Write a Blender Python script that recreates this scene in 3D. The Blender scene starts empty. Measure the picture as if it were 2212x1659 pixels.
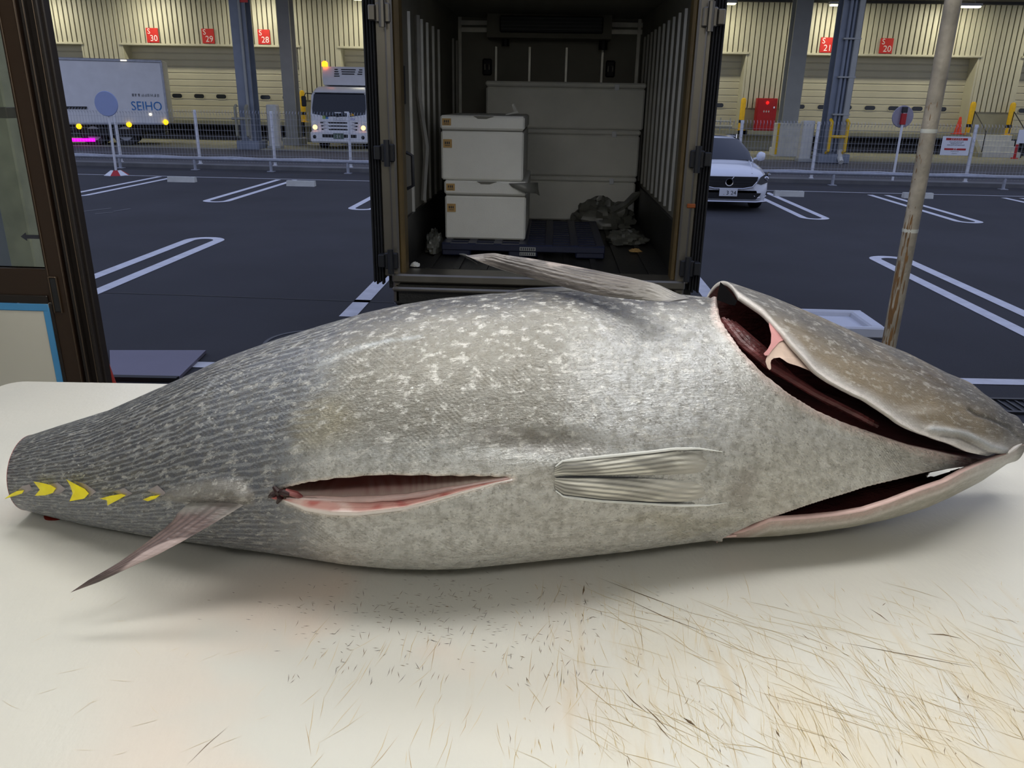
import bpy, bmesh, math, random
import numpy as np
from math import sin, cos, radians, pi, atan2, hypot
from mathutils import Matrix, Vector

# ------------------------------------------------------------------ camera, sky, lamps of the room, exposure
S = bpy.context.scene
COL = S.collection
F, CX, CY, HC = 1700.0, 1106.0, 829.5, 1.94
PSI, TH, RO = radians(2.5), radians(19.9), radians(1.0)
_fh = np.array([-sin(PSI), cos(PSI), 0]); _r0 = np.array([cos(PSI), sin(PSI), 0]); _z = np.array([0, 0, 1.0])
FW = cos(TH)*_fh - sin(TH)*_z; _u0 = sin(TH)*_fh + cos(TH)*_z
RT = cos(RO)*_r0 + sin(RO)*_u0; UP = -sin(RO)*_r0 + cos(RO)*_u0
CAM = np.array([0, 0, HC])
cd = bpy.data.cameras.new('camera'); cam = bpy.data.objects.new('camera', cd); COL.objects.link(cam)
cd.sensor_width = 36; cd.lens = F/2212*36; cd.clip_start = 0.05; cd.clip_end = 300
M4 = Matrix.Identity(4)
for i in range(3):
    M4[i][0], M4[i][1], M4[i][2], M4[i][3] = RT[i], UP[i], -FW[i], CAM[i]
cam.matrix_world = M4
S.camera = cam
S.view_settings.view_transform = 'Standard'; S.view_settings.look = 'None'
S.view_settings.gamma = 1; S.view_settings.use_curve_mapping = False
S.view_settings.exposure = -0.06

W = bpy.data.worlds.new('dusk'); S.world = W; W.use_nodes = True
wn = W.node_tree.nodes; wl = W.node_tree.links
bg = wn['Background']
tc = wn.new('ShaderNodeTexCoord'); sx = wn.new('ShaderNodeSeparateXYZ'); cr = wn.new('ShaderNodeValToRGB')
wl.new(tc.outputs['Generated'], sx.inputs[0]); wl.new(sx.outputs[2], cr.inputs[0]); wl.new(cr.outputs[0], bg.inputs[0])
cr.color_ramp.elements[0].position = 0.0; cr.color_ramp.elements[0].color = (0.62, 0.66, 0.80, 1)
cr.color_ramp.elements[1].position = 0.8; cr.color_ramp.elements[1].color = (0.40, 0.48, 0.78, 1)
bg.inputs[1].default_value = 0.95

def kw(x, y, z):                      # shop-table frame (turned by PSI) -> world
    return np.array([x*cos(PSI)-y*sin(PSI), x*sin(PSI)+y*cos(PSI), z])
def area(name, loc, rot, sx_, sy_, power, col):
    l = bpy.data.lights.new(name, 'AREA'); l.shape = 'RECTANGLE'; l.size = sx_; l.size_y = sy_; l.energy = power; l.color = col
    o = bpy.data.objects.new(name, l); COL.objects.link(o); o.location = loc; o.rotation_euler = rot; return o
ROOM_LAMPS = [(-0.90, 1.05, 8), (0.62, 1.00, 14), (-0.80, 1.95, 11), (0.70, 1.95, 9.5), (-0.75, -0.75, 9.5), (0.50, -0.65, 11)]   # x, y (table frame), watts; doorway pair added to light the board's back
for lx, ly, lp in ROOM_LAMPS:
    area('room_lamp_light', kw(lx, ly, 2.79), (0, 0, PSI), 1.15, 0.34, lp, (0.985, 0.995, 1.0))

# ------------------------------------------------------------------ helpers
def lin(c):
    return tuple((v/255/12.92 if v/255 <= .04045 else ((v/255+.055)/1.055)**2.4) for v in c[:3])
MATS = {}
def mat(name, col, rough=.5, metal=0., var=.12, scale=6., bump=0., bscale=60., emit=0., spec=.5, coat=0., stretch=None, trans=0.):
    if name in MATS: return MATS[name]
    m = bpy.data.materials.new(name); m.use_nodes = True; MATS[name] = m
    nt = m.node_tree; N = nt.nodes; L = nt.links; b = N['Principled BSDF']
    c = lin(col)
    b.inputs['Roughness'].default_value = rough; b.inputs['Metallic'].default_value = metal
    b.inputs['Specular IOR Level'].default_value = spec; b.inputs['Coat Weight'].default_value = coat
    b.inputs['Transmission Weight'].default_value = trans
    b.inputs['Base Color'].default_value = (*c, 1)
    t = N.new('ShaderNodeTexCoord'); mp = N.new('ShaderNodeMapping'); L.new(t.outputs['Object'], mp.inputs[0])
    if stretch: mp.inputs['Scale'].default_value = stretch
    if var > 0:
        n = N.new('ShaderNodeTexNoise'); n.inputs['Scale'].default_value = scale; n.inputs['Detail'].default_value = 6
        L.new(mp.outputs[0], n.inputs['Vector'])
        r = N.new('ShaderNodeValToRGB'); L.new(n.outputs['Fac'], r.inputs[0])
        r.color_ramp.elements[0].position = .3; r.color_ramp.elements[1].position = .7
        r.color_ramp.elements[0].color = (*[max(0, v*(1-var)) for v in c], 1)
        r.color_ramp.elements[1].color = (*[min(1, v*(1+var)) for v in c], 1)
        L.new(r.outputs[0], b.inputs['Base Color'])
    if bump > 0:
        n2 = N.new('ShaderNodeTexNoise'); n2.inputs['Scale'].default_value = bscale; n2.inputs['Detail'].default_value = 4
        L.new(mp.outputs[0], n2.inputs['Vector'])
        bp = N.new('ShaderNodeBump'); bp.inputs['Strength'].default_value = bump; bp.inputs['Distance'].default_value = .01
        L.new(n2.outputs['Fac'], bp.inputs['Height']); L.new(bp.outputs[0], b.inputs['Normal'])
    if emit > 0:
        b.inputs['Emission Color'].default_value = (*c, 1); b.inputs['Emission Strength'].default_value = emit
    return m

class MB:
    def __init__(s): s.v = []; s.f = []; s.m = []; s.seg = []
    def add(s, v, f, m=0):
        o = len(s.v); s.seg.append((o, len(s.f))); s.v += [tuple(float(q) for q in p) for p in v]; s.f += [tuple(i+o for i in q) for q in f]; s.m += [m]*len(f); return s
    def box(s, x0, x1, y0, y1, z0, z1, bev=0., m=0):
        if x0 > x1: x0, x1 = x1, x0
        if y0 > y1: y0, y1 = y1, y0
        if z0 > z1: z0, z1 = z1, z0
        X = (x0, x1); Y = (y0, y1); Z = (z0, z1)
        b = min(bev, .49*min(x1-x0, y1-y0, z1-z0))
        if b <= 0:
            v = [(X[i], Y[j], Z[k]) for i in (0, 1) for j in (0, 1) for k in (0, 1)]
            return s.add(v, [(0, 1, 3, 2), (4, 6, 7, 5), (0, 4, 5, 1), (2, 3, 7, 6), (0, 2, 6, 4), (1, 5, 7, 3)], m)
        v = []; id_ = {}
        for i in (0, 1):
            for j in (0, 1):
                for k in (0, 1):
                    P = (X[i], Y[j], Z[k]); sg = (1-2*i, 1-2*j, 1-2*k)
                    for a in range(3):
                        q = [P[t]+(0 if t == a else sg[t]*b) for t in range(3)]
                        id_[(i, j, k, a)] = len(v); v.append(q)
        f = []
        for i in (0, 1):
            f.append([id_[(i, 0, 0, 0)], id_[(i, 1, 0, 0)], id_[(i, 1, 1, 0)], id_[(i, 0, 1, 0)]])
            f.append([id_[(0, i, 0, 1)], id_[(1, i, 0, 1)], id_[(1, i, 1, 1)], id_[(0, i, 1, 1)]])
            f.append([id_[(0, 0, i, 2)], id_[(1, 0, i, 2)], id_[(1, 1, i, 2)], id_[(0, 1, i, 2)]])
            for j in (0, 1):
                f.append([id_[(i, j, 0, 0)], id_[(i, j, 1, 0)], id_[(i, j, 1, 1)], id_[(i, j, 0, 1)]])
                f.append([id_[(i, 0, j, 0)], id_[(i, 1, j, 0)], id_[(i, 1, j, 2)], id_[(i, 0, j, 2)]])
                f.append([id_[(0, i, j, 1)], id_[(1, i, j, 1)], id_[(1, i, j, 2)], id_[(0, i, j, 2)]])
                for k in (0, 1): f.append([id_[(i, j, k, 0)], id_[(i, j, k, 1)], id_[(i, j, k, 2)]])
        return s.add(v, f, m)
    def tube(s, pts, r, n=8, m=0, cap=True):
        pts = [np.asarray(p, float) for p in pts]; k = len(pts)
        rs = r if hasattr(r, '__len__') else [r]*k
        v = []; f = []; ref = None
        for i, p in enumerate(pts):
            t = pts[min(i+1, k-1)]-pts[max(i-1, 0)]; t = t/(np.linalg.norm(t)+1e-12)
            if ref is None: ref = np.array([0, 0, 1.]) if abs(t[2]) < .9 else np.array([1., 0, 0])
            a = np.cross(t, ref); a /= np.linalg.norm(a)+1e-12; b = np.cross(a, t); ref = b
            for j in range(n):
                q = 2*pi*j/n; v.append(p+rs[i]*(cos(q)*a+sin(q)*b))
        for i in range(k-1):
            for j in range(n): f.append((i*n+j, i*n+(j+1) % n, (i+1)*n+(j+1) % n, (i+1)*n+j))
        if cap: f += [tuple(range(n)), tuple(range((k-1)*n, k*n))]
        return s.add(v, f, m)
    def lathe(s, prof, n=20, c=(0, 0, 0), axis=2, m=0):
        v = []; f = []; k = len(prof)
        for r, h in prof:
            for j in range(n):
                q = 2*pi*j/n; p = [r*cos(q), r*sin(q), h]
                if axis == 1: p = [p[0], p[2], p[1]]
                if axis == 0: p = [p[2], p[0], p[1]]
                v.append([p[t]+c[t] for t in range(3)])
        for i in range(k-1):
            for j in range(n): f.append((i*n+j, i*n+(j+1) % n, (i+1)*n+(j+1) % n, (i+1)*n+j))
        f += [tuple(range(n)), tuple(range((k-1)*n, k*n))]
        return s.add(v, f, m)
    def prism(s, poly, a, b, axis=1, m=0):      # polygon in the two other axes, pushed from a to b along axis
        def P(p, h): return {0: (h, p[0], p[1]), 1: (p[0], h, p[1]), 2: (p[0], p[1], h)}[axis]
        k = len(poly); v = [P(p, a) for p in poly]+[P(p, b) for p in poly]
        f = [tuple(range(k)), tuple(range(k, 2*k))]+[(i, (i+1) % k, k+(i+1) % k, k+i) for i in range(k)]
        return s.add(v, f, m)
    def grid(s, A, closed_u=False, closed_v=False, m=0):
        A = np.asarray(A); nu, nv = A.shape[:2]; f = []
        for i in range(nu if closed_u else nu-1):
            for j in range(nv if closed_v else nv-1):
                i2, j2 = (i+1) % nu, (j+1) % nv
                f.append((i*nv+j, i2*nv+j, i2*nv+j2, i*nv+j2))
        return s.add(A.reshape(-1, 3), f, m)
    def text(s, body, size, loc, ax, az, depth=.002, m=0, squash=1.):     # ax: reading direction, az: up
        cu = bpy.data.curves.new('t', 'FONT'); cu.body = body; cu.size = size; cu.extrude = depth/2; cu.resolution_u = 3
        cu.align_x = 'CENTER'; cu.align_y = 'CENTER'
        o = bpy.data.objects.new('t', cu); COL.objects.link(o)
        dg = bpy.context.evaluated_depsgraph_get(); me = bpy.data.meshes.new_from_object(o.evaluated_get(dg))
        ax = np.array(ax, float); az = np.array(az, float); an = np.cross(ax, az); loc = np.array(loc, float)
        v = [loc+ax*p.co[0]*squash+az*p.co[1]+an*p.co[2] for p in me.vertices]
        s.add(v, [tuple(p.vertices) for p in me.polygons], m)
        bpy.data.objects.remove(o); bpy.data.curves.remove(cu); bpy.data.meshes.remove(me); return s

def thing(name, label, cat, loc=(0, 0, 0), rz=0., group=None, kind=None):
    o = bpy.data.objects.new(name, None); COL.objects.link(o); o.empty_display_size = .1
    o.location = [float(q) for q in loc]; o.rotation_euler = (0, 0, rz)
    if label: o['label'] = label
    if cat: o['category'] = cat
    if group: o['group'] = group
    if kind: o['kind'] = kind
    o['_rz'] = rz
    return o
def root_of(o):
    while o.parent: o = o.parent
    return o
def to_local(parent, V):
    r = root_of(parent)
    V = np.asarray(V, float) - np.array(r.location)
    a = -r.get('_rz', 0.)
    return np.stack([V[:, 0]*cos(a)-V[:, 1]*sin(a), V[:, 0]*sin(a)+V[:, 1]*cos(a), V[:, 2]], 1)
def part(name, mb, m, parent=None, smooth=35, local=False, label=None, kind=None, cat=None, group=None, nrm=True, at=None):
    V = np.array(mb.v, float)
    if parent is not None and not local: V = to_local(parent, V)
    off = np.zeros(3)
    if at is not None and parent is None: off = np.array(at, float); V = V-off
    me = bpy.data.meshes.new(name); me.from_pydata(V.tolist(), [], mb.f)
    for q in (m if isinstance(m, (list, tuple)) else [m]): me.materials.append(q)
    if max(mb.m, default=0) > 0: me.polygons.foreach_set('material_index', mb.m)
    if nrm:
        b = bmesh.new(); b.from_mesh(me); bmesh.ops.recalc_face_normals(b, faces=b.faces); b.to_mesh(me); b.free()
    if smooth:
        me.shade_smooth(); me.set_sharp_from_angle(angle=radians(smooth))
    o = bpy.data.objects.new(name, me); COL.objects.link(o); o.location = off
    if parent is not None: o.parent = parent
    if label: o['label'] = label
    if kind: o['kind'] = kind
    if cat: o['category'] = cat
    if group: o['group'] = group
    return o
def parts(name, mb, m, parent=None, **k):       # every shape collected in mb becomes a part of its own
    ends = mb.seg[1:]+[(len(mb.v), len(mb.f))]; out = []
    for (v0, f0), (v1, f1) in zip(mb.seg, ends):
        q = MB(); q.v = mb.v[v0:v1]; q.f = [tuple(i-v0 for i in f) for f in mb.f[f0:f1]]; q.m = mb.m[f0:f1]
        out.append(part(name, q, m[q.m[0]] if isinstance(m, list) else m, parent, **k)); out[-1].data.polygons.foreach_set('material_index', [0]*len(q.f))
    return out
def inst(src, off, parent):                    # a sibling copy sharing mesh data
    o = src.copy(); COL.objects.link(o); o.parent = parent; o.location = [float(q) for q in off]; return o
def copy_tree(o, loc, label, parent=None):
    c = o.copy(); COL.objects.link(c); c.parent = parent
    if parent is None: c.location = [float(q) for q in loc]; c['label'] = label
    for ch in list(o.children): copy_tree(ch, None, None, c)
    return c
def ray(x, y): return (x-CX)/F*RT-(y-CY)/F*UP+FW
def onz(x, y, z=0.):
    d = ray(x, y); return CAM+d*((z-HC)/d[2])
def ony(x, y, Y):
    d = ray(x, y); return CAM+d*(Y/d[1])
random.seed(7); rng = np.random.default_rng(7)

# ------------------------------------------------------------------ materials
m_asph = mat('asphalt', (51, 51, 55), .82, var=.22, scale=.6, bump=.5, bscale=220)
m_road = mat('road asphalt', (84, 84, 88), .85, var=.12, scale=.8, bump=.3, bscale=120)
m_conc = mat('concrete apron', (150, 148, 128), .85, var=.14, scale=1.3, bump=.2)
m_line = mat('road paint', (222, 222, 226), .7, var=.10, scale=7, bump=.2, bscale=150)
m_clad = mat('cream cladding', (200, 196, 172), .5, var=.05, scale=1.0)
m_shut = mat('cream shutter steel', (196, 191, 168), .42, var=.06, scale=1.2)
m_kerb = mat('kerb concrete', (112, 112, 112), .85, var=.15, scale=3)
m_dark = mat('dark void', (30, 30, 32), .8, var=.2)
m_soff = mat('canopy soffit', (72, 72, 74), .8, var=.1)
m_blue = mat('blue grey steel', (124, 132, 144), .5, var=.10, scale=2)
m_grey = mat('grey steel', (160, 162, 158), .55, var=.08, scale=2)
m_galv = mat('galvanised steel', (172, 176, 186), .42, metal=.3, var=.12, scale=9)
m_white = mat('white paint', (226, 228, 232), .35, var=.04, scale=3)
m_car = mat('white car paint', (226, 229, 236), .22, var=.02, coat=.6)
m_wcon = mat('white concrete', (204, 204, 196), .8, var=.1, scale=4)
m_yel = mat('yellow paint', (232, 186, 24), .5, var=.10, scale=8)
m_red = mat('red sign', (205, 44, 36), .5, var=.06)
m_redc = mat('red cabinet', (176, 22, 26), .4, var=.08)
m_black = mat('black rubber', (22, 22, 24), .6, var=.25, scale=14)
m_blk2 = mat('black plastic', (34, 35, 38), .45, var=.2)
m_glassd = mat('dark vehicle glass', (22, 28, 38), .12, var=0, spec=.45)
m_chrome = mat('chrome', (215, 215, 220), .15, metal=1., var=0)
m_oran = mat('orange lamp', (255, 120, 20), .4, var=0, emit=5.)
m_yelamp = mat('yellow lamp', (255, 205, 10), .4, var=0, emit=1.6)
m_mag = mat('magenta lamp', (255, 0, 235), .4, var=0, emit=1.6)
m_wlamp = mat('warm lamp', (255, 240, 205), .4, var=0, emit=2.5)
m_rlamp = mat('red lamp', (255, 20, 20), .4, var=0, emit=2.5)
m_tube = mat('fluorescent diffuser', (255, 250, 196), .4, var=0, emit=12.)
m_sten = mat('white lettering', (240, 236, 230), .5, var=0)
m_navy = mat('blue lettering', (40, 120, 190), .5, var=0)
m_ink = mat('dark lettering', (40, 42, 52), .5, var=0)
m_foam = mat('white foam', (232, 231, 222), .75, var=.04, scale=5, bump=.25, bscale=160)
m_foamd = mat('foam seam', (120, 118, 108), .8, var=.1)
m_tape = mat('brown paper tag', (186, 150, 92), .7, var=.1, scale=30)
m_pal = mat('dark blue pallet plastic', (26, 32, 58), .45, var=.15)
m_steel = mat('stainless steel', (132, 126, 114), .33, metal=.8, var=.18, scale=4, stretch=(1, 1, .3))
m_wall = mat('grey box lining', (134, 130, 116), .6, var=.15, scale=2)
m_rail = mat('aluminium rail', (186, 184, 176), .38, metal=.55, var=.12, scale=7)
m_bed = mat('dark wet bed floor', (38, 37, 34), .45, var=.4, scale=3, bump=.3)
m_gold = mat('yellowed sealing strip', (96, 78, 42), .55, var=.25, scale=5)
m_bag = mat('clear plastic bag', (98, 98, 90), .35, var=.3, scale=10)
m_alu = mat('brown anodised aluminium', (52, 37, 25), .35, metal=.35, var=.15, scale=3, stretch=(1, 1, .15))
m_alud = mat('dark anodised track', (36, 30, 26), .45, metal=.3, var=.2, scale=4, stretch=(1, 1, .2))
m_edge = mat('worn aluminium edge', (84, 70, 56), .4, metal=.4, var=.2)
m_panel = mat('white kick panel', (200, 196, 182), .6, var=.06, scale=2)
m_btape = mat('blue masking tape', (70, 140, 190), .6, var=.06)
m_rust = mat('orange rust', (92, 66, 36), .85, var=.3, scale=20)
m_cone = mat('orange cone plastic', (214, 62, 34), .5, var=.12)
m_sheet = mat('grey plate', (124, 120, 136), .6, var=.06, scale=2)
m_plast = mat('painted wall', (230, 230, 226), .7, var=.04)
m_floor = mat('shop floor', (150, 152, 150), .5, var=.2)

# ================================================================== setting outside
g = part('ground', MB().add([(-45, 2.62, 0), (45, 2.62, 0), (45, 22, 0), (-45, 22, 0)], [(0, 1, 2, 3)]), m_asph, kind='structure')
road = part('road', MB().add([(-60, 21.9, -.004), (60, 21.9, -.004), (60, 31, -.004), (-60, 31, -.004)], [(0, 1, 2, 3)]), m_road, kind='structure')
apron = part('apron', MB().box(-60, 60, 30.2, 36.0, -.1, .03), m_conc, kind='structure')

def strip(mb, pts, w, z=.004):              # flat painted line along a ground path
    pts = [np.array(p[:2], float) for p in pts]; L_, R_ = [], []
    for i, p in enumerate(pts):
        t = pts[min(i+1, len(pts)-1)]-pts[max(i-1, 0)]; t /= np.linalg.norm(t); n = np.array([-t[1], t[0]])
        L_.append((*(p+n*w/2), z)); R_.append((*(p-n*w/2), z))
    k = len(pts); mb.add(L_+R_, [(i, i+1, k+i+1, k+i) for i in range(k-1)])
def ubay(x0, x1, ya, yb, far=True, drift=0., w=.13):   # double line closed by a half round
    y_in, y_end = (ya, yb) if far else (yb, ya)
    c = (x0+x1)/2; r = abs(x1-x0)/2; s = 1 if y_end > y_in else -1
    pts = [(x0, y_in)]+[(c-r*cos(pi*t/12)+drift, y_end+s*r*sin(pi*t/12)) for t in range(13)]+[(x1, y_in)]
    mb = MB(); strip(mb, pts, w); part('parking_line', mb, m_line, g, smooth=0)
ubay(-5.05, -4.64, 2.9, 10.85, w=.15); ubay(4.38, 4.78, 2.9, 10.7, w=.15)
ubay(-1.86, -1.44, 7.6, 11.0, w=.16); ubay(1.30, 1.72, 6.0, 11.0, w=.15)
mb = MB(); strip(mb, [(-1.86, 7.05), (-1.86, 7.7)], .16); part('parking_line', mb, m_line, g, smooth=0)
ubay(-9.62, -9.22, 19.5, 15.6, far=True, drift=0); ubay(-6.62, -6.22, 19.4, 15.2); ubay(-3.65, -3.25, 19.4, 14.6)
ubay(4.60, 5.00, 18.9, 14.75); ubay(7.34, 7.72, 18.9, 14.75); ubay(10.35, 10.75, 18.9, 14.9); ubay(-12.6, -12.2, 19.5, 15.7)
mb = MB(); strip(mb, [(-2.75, 5.55), (-1.2, 5.58), (3.9, 5.76)], .13); part('parking_line', mb, m_line, g, smooth=0)
mb = MB(); strip(mb, [(3.9, 5.755), (14, 6.1)], .13); part('parking_line', mb, m_line, g, smooth=0)
mb = MB(); strip(mb, [(-16, 7.75), (-3.7, 7.70), (-1.1, 7.62)], .025, .003); part('asphalt_seam', mb, m_black, g, smooth=0)
mb = MB(); strip(mb, [(-20, 19.75), (-1, 19.5), (3, 19.4), (20, 19.2)], .07); part('parking_line', mb, m_line, g, smooth=0)

for a, b in (((180, 457), (240, 450)), ((205, 462), (245, 459)), ((245, 457), (282, 451))):
    mb = MB(); strip(mb, [onz(*a), onz(*b)], .05); part('faded_mark', mb, m_kerb, g, smooth=0)
mh = onz(668, 740); mb = MB(); strip(mb, [(mh[0]+.36*cos(t_), mh[1]+.36*sin(t_)) for t_ in np.linspace(0, 2*pi, 41)], .03); part('manhole_ring', mb, m_kerb, g, smooth=0)

# ---- fence line
FA, FB = np.array([-19., 22.55]), np.array([19., 21.45])
fd = (FB-FA)/np.linalg.norm(FB-FA); fang = atan2(fd[1], fd[0])
def onfence(px, py):                         # where the sight line through a photo point crosses the fence plane
    d = ray(px, py); n = np.array([-fd[1], fd[0]]); t = (n@(FA-CAM[:2]))/(n@d[:2]); return CAM+t*d
kb = MB()
kb.prism([(FA[0], FA[1]-.35), (FB[0], FB[1]-.35), (FB[0], FB[1]+.2), (FA[0], FA[1]+.2)], -.05, .10, axis=2)
part('trim_1', kb, m_kerb, kind='structure')
fen = thing('mesh_fence', 'pale grey wire mesh fence with spiked top along the far edge of the parking lot', 'fence', (*FA, .10), fang)
post_s = [0]
flen = np.linalg.norm(FB-FA); posts = []
for pxx in (100, 255, 427, 590, 755, 920, 1085, 1250, 1420, 1600, 1764, 2104, 2280):
    q = onfence(pxx, 300); posts.append((q[:2]-FA)@fd)
pm = MB(); pm.box(-.035, .035, -.03, .03, 0, 1.42, .008); pm.box(-.05, .05, -.045, .045, 0, .02); pm.box(-.02, .02, -.05, -.03, 1.0, 1.06, .004)
p0 = part('post', pm, m_white, fen, local=True)
for i, t_ in enumerate(posts):
    if i == 0: p0.location = (t_, 0, 0)
    else: inst(p0, (t_, 0, 0), fen)
wm = MB()
x = 0.
while x < flen:
    wm.box(x-.0021, x+.0021, -.043, -.037, .06, 1.36); x += .085
for zz in np.arange(.1, 1.3, .16): wm.box(0, flen, -.050, -.043, zz-.0024, zz+.0024)
part('wire_mesh', wm, m_galv, fen, local=True, kind='stuff', smooth=0, nrm=False)
tr = MB(); x = 0.
while x < flen:
    tr.add([(x-.004, -.04, 1.3), (x+.004, -.04, 1.3), (x+.004, -.10, 1.36), (x-.004, -.10, 1.36), (x+.004, -.04, 1.43), (x-.004, -.04, 1.43)], [(0, 1, 2, 3), (3, 2, 4, 5)]); x += .085
part('spiked_top', tr, m_galv, fen, local=True, kind='stuff', smooth=0, nrm=False)
gr = thing('guard_pipe', 'low galvanised guard pipe running along the foot of the fence', 'guard rail', (FA[0], FA[1]-.75, 0), fang)
gm = MB(); gm.tube([(0, 0, .30), (flen, 0, .30)], .05, 10); part('pipe', gm, m_galv, gr, local=True)
gp = MB(); gp.tube([(0, 0, 0), (0, 0, .27)], .04, 8); gp.box(-.09, .09, -.09, .09, 0, .015)
s0 = part('support_post', gp, m_galv, gr, local=True); s0.location = (1, 0, 0)
for k in range(1, 18): inst(s0, (1+2.1*k, 0, 0), gr)
cb = thing('cable', 'thin sagging cable strung just above the low guard pipe', 'cable', (FA[0], FA[1]-.8, .0), fang)
cm = MB(); cm.tube([(t_, 0, .37-.03*abs(sin(t_*1.5))) for t_ in np.arange(0, flen, .35)], .009, 5); part('cable_run', cm, m_white, cb, local=True)

# ---- wheel stops
ws_lab = ['concrete wheel stop at far left beside the round blue sign', 'concrete wheel stop left of the refrigerated delivery truck', 'concrete wheel stop beside the white car', 'concrete wheel stop behind the rusty pole']
for (px_, py_), lb in zip([(394, 393), (651, 402), (1703, 424), (1981, 428)], ws_lab):
    q = onz(px_, py_)
    w = thing('wheel_stop', lb, 'wheel stop', (q[0], q[1], 0), 0, 'concrete wheel stops of the far parking row')
    part('block', MB().prism([(-.08, 0), (.08, 0), (.055, .12), (-.055, .12)], -.32, .32, axis=0), m_wcon, w, local=True)
    parts('anchor_cap', MB().lathe([(.02, .118), (.02, .126)], 10, (-.2, 0, 0)).lathe([(.02, .118), (.02, .126)], 10, (.2, 0, 0)), m_galv, w, local=True)

# ================================================================== warehouse
YW = 36.0; PW = 9.47/11; DT, DB = 3.9, .88
doors = [(-18.67+9.47*k) for k in range(-1, 5)]
def corr(z0, z1):
    mb = MB(); n = 4; p = PW/n; prof = []
    for i in range(n):
        a = i*p; prof += [(a, 0), (a+p*.14, 0), (a+p*.20, -.03), (a+p*.94, -.03)]
    prof.append((PW, 0)); A = [[(x_, y_, z0), (x_, y_, z1)] for x_, y_ in prof]
    mb.grid(A); mb.prism([(0, .0), (PW, .0), (PW, .06), (0, .06)], z0, z1, axis=2); return mb
wall = thing('wall_back', None, None, (0, YW, 0), kind='structure')
pan = {}
for k in range(-1, 6):
    xs = doors[0]+9.47*(k+0) if k >= 0 else doors[0]-9.47
    for j in range(11):
        x_ = xs+j*PW
        if x_ < -29 or x_ > 27: continue
        z0 = DT if j < 9 else 1.75
        key = j < 9
        if key not in pan:
            pan[key] = part('panel', corr(z0, 5.9), m_clad, wall, local=True, smooth=20, nrm=False); pan[key].location = (x_, 0, 0)
        else: inst(pan[key], (x_, 0, 0), wall)
# piers of plain concrete under the cladding, dock face, lintel flashings
for k, xd in enumerate(doors):
    a, b = xd+9*PW, xd+9.47
    part('pier', MB().box(a, b, 0, .3, 0, 1.76, .01), m_conc, wall, local=True)
    part('flashing', MB().box(xd-.05, xd+9*PW+.05, -.09, .02, DT-.04, DT+.04, .006), m_clad, wall, local=True)
for k, xd in enumerate(doors):
    wd = 9*PW
    d = thing('door_%d' % (k+1), None, None, (xd, YW, DB), kind='structure')
    sl = MB().add([(0, .70, 0), (wd, .70, 0), (wd, .66, .03), (0, .66, .03), (0, .66, .235), (wd, .66, .235), (wd, .70, .27), (0, .70, .27), (0, .73, 0), (wd, .73, 0), (0, .73, .27), (wd, .73, .27)],
                  [(0, 1, 2, 3), (3, 2, 5, 4), (4, 5, 6, 7), (8, 9, 1, 0), (7, 6, 11, 10), (10, 11, 9, 8)])
    s0 = part('slat', sl, m_shut, d, local=True, smooth=20, nrm=False)
    for i in range(1, 12): inst(s0, (0, 0, .272*i), d)
    part('reveal', MB().box(-.02, .06, -.02, .75, 0, DT-DB, .005), m_clad, d, local=True)
    part('reveal', MB().box(wd-.06, wd+.02, -.02, .75, 0, DT-DB, .005), m_clad, d, local=True)
    part('reveal', MB().box(0, wd, -.02, .75, DT-DB-.05, DT-DB+.02), m_clad, d, local=True)
    wp = MB(); n = 10
    ov = [(-.14+.085*cos(pi/2+pi*t/n)-.0, .085*sin(pi/2+pi*t/n)) for t in range(n+1)]+[(.14+.085*cos(-pi/2+pi*t/n), .085*sin(-pi/2+pi*t/n)) for t in range(n+1)]
    wp.prism(ov, .635, .67, axis=1); ov2 = [(x_*1.1, z_*1.25) for x_, z_ in ov]
    w0 = part('pane', wp, m_glassd, d, local=True)
    fr = MB(); m_ = len(ov)
    fr.add([(x_, .64, z_) for x_, z_ in ov]+[(x_, .63, z_) for x_, z_ in ov2]+[(x_, .67, z_) for x_, z_ in ov2], [(i, (i+1) % m_, m_+(i+1) % m_, m_+i) for i in range(m_)]+[(m_+i, m_+(i+1) % m_, 2*m_+(i+1) % m_, 2*m_+i) for i in range(m_)])
    f0 = part('pane_frame', fr, m_shut, d, local=True, nrm=False)
    for i in range(7):
        off = (.88+1.0*i, 0, .272*3+.135)
        if i == 0: w0.location = off; f0.location = off
        else: inst(w0, off, d); inst(f0, off, d)
    # dock face below the shutter: dark recess with rubber bumper rails
    part('dock_face', MB().box(0, wd, .45, .5, -DB, -.02), m_dark, d, local=True)
    part('dock_edge', MB().box(0, wd, .0, .9, -.10, -.005, .01), m_conc, d, local=True)
    for zz in (-.72, -.5, -.28): part('bumper_rail', MB().box(.1, wd-.1, .3, .44, zz, zz+.1, .02), m_black, d, local=True)
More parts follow.
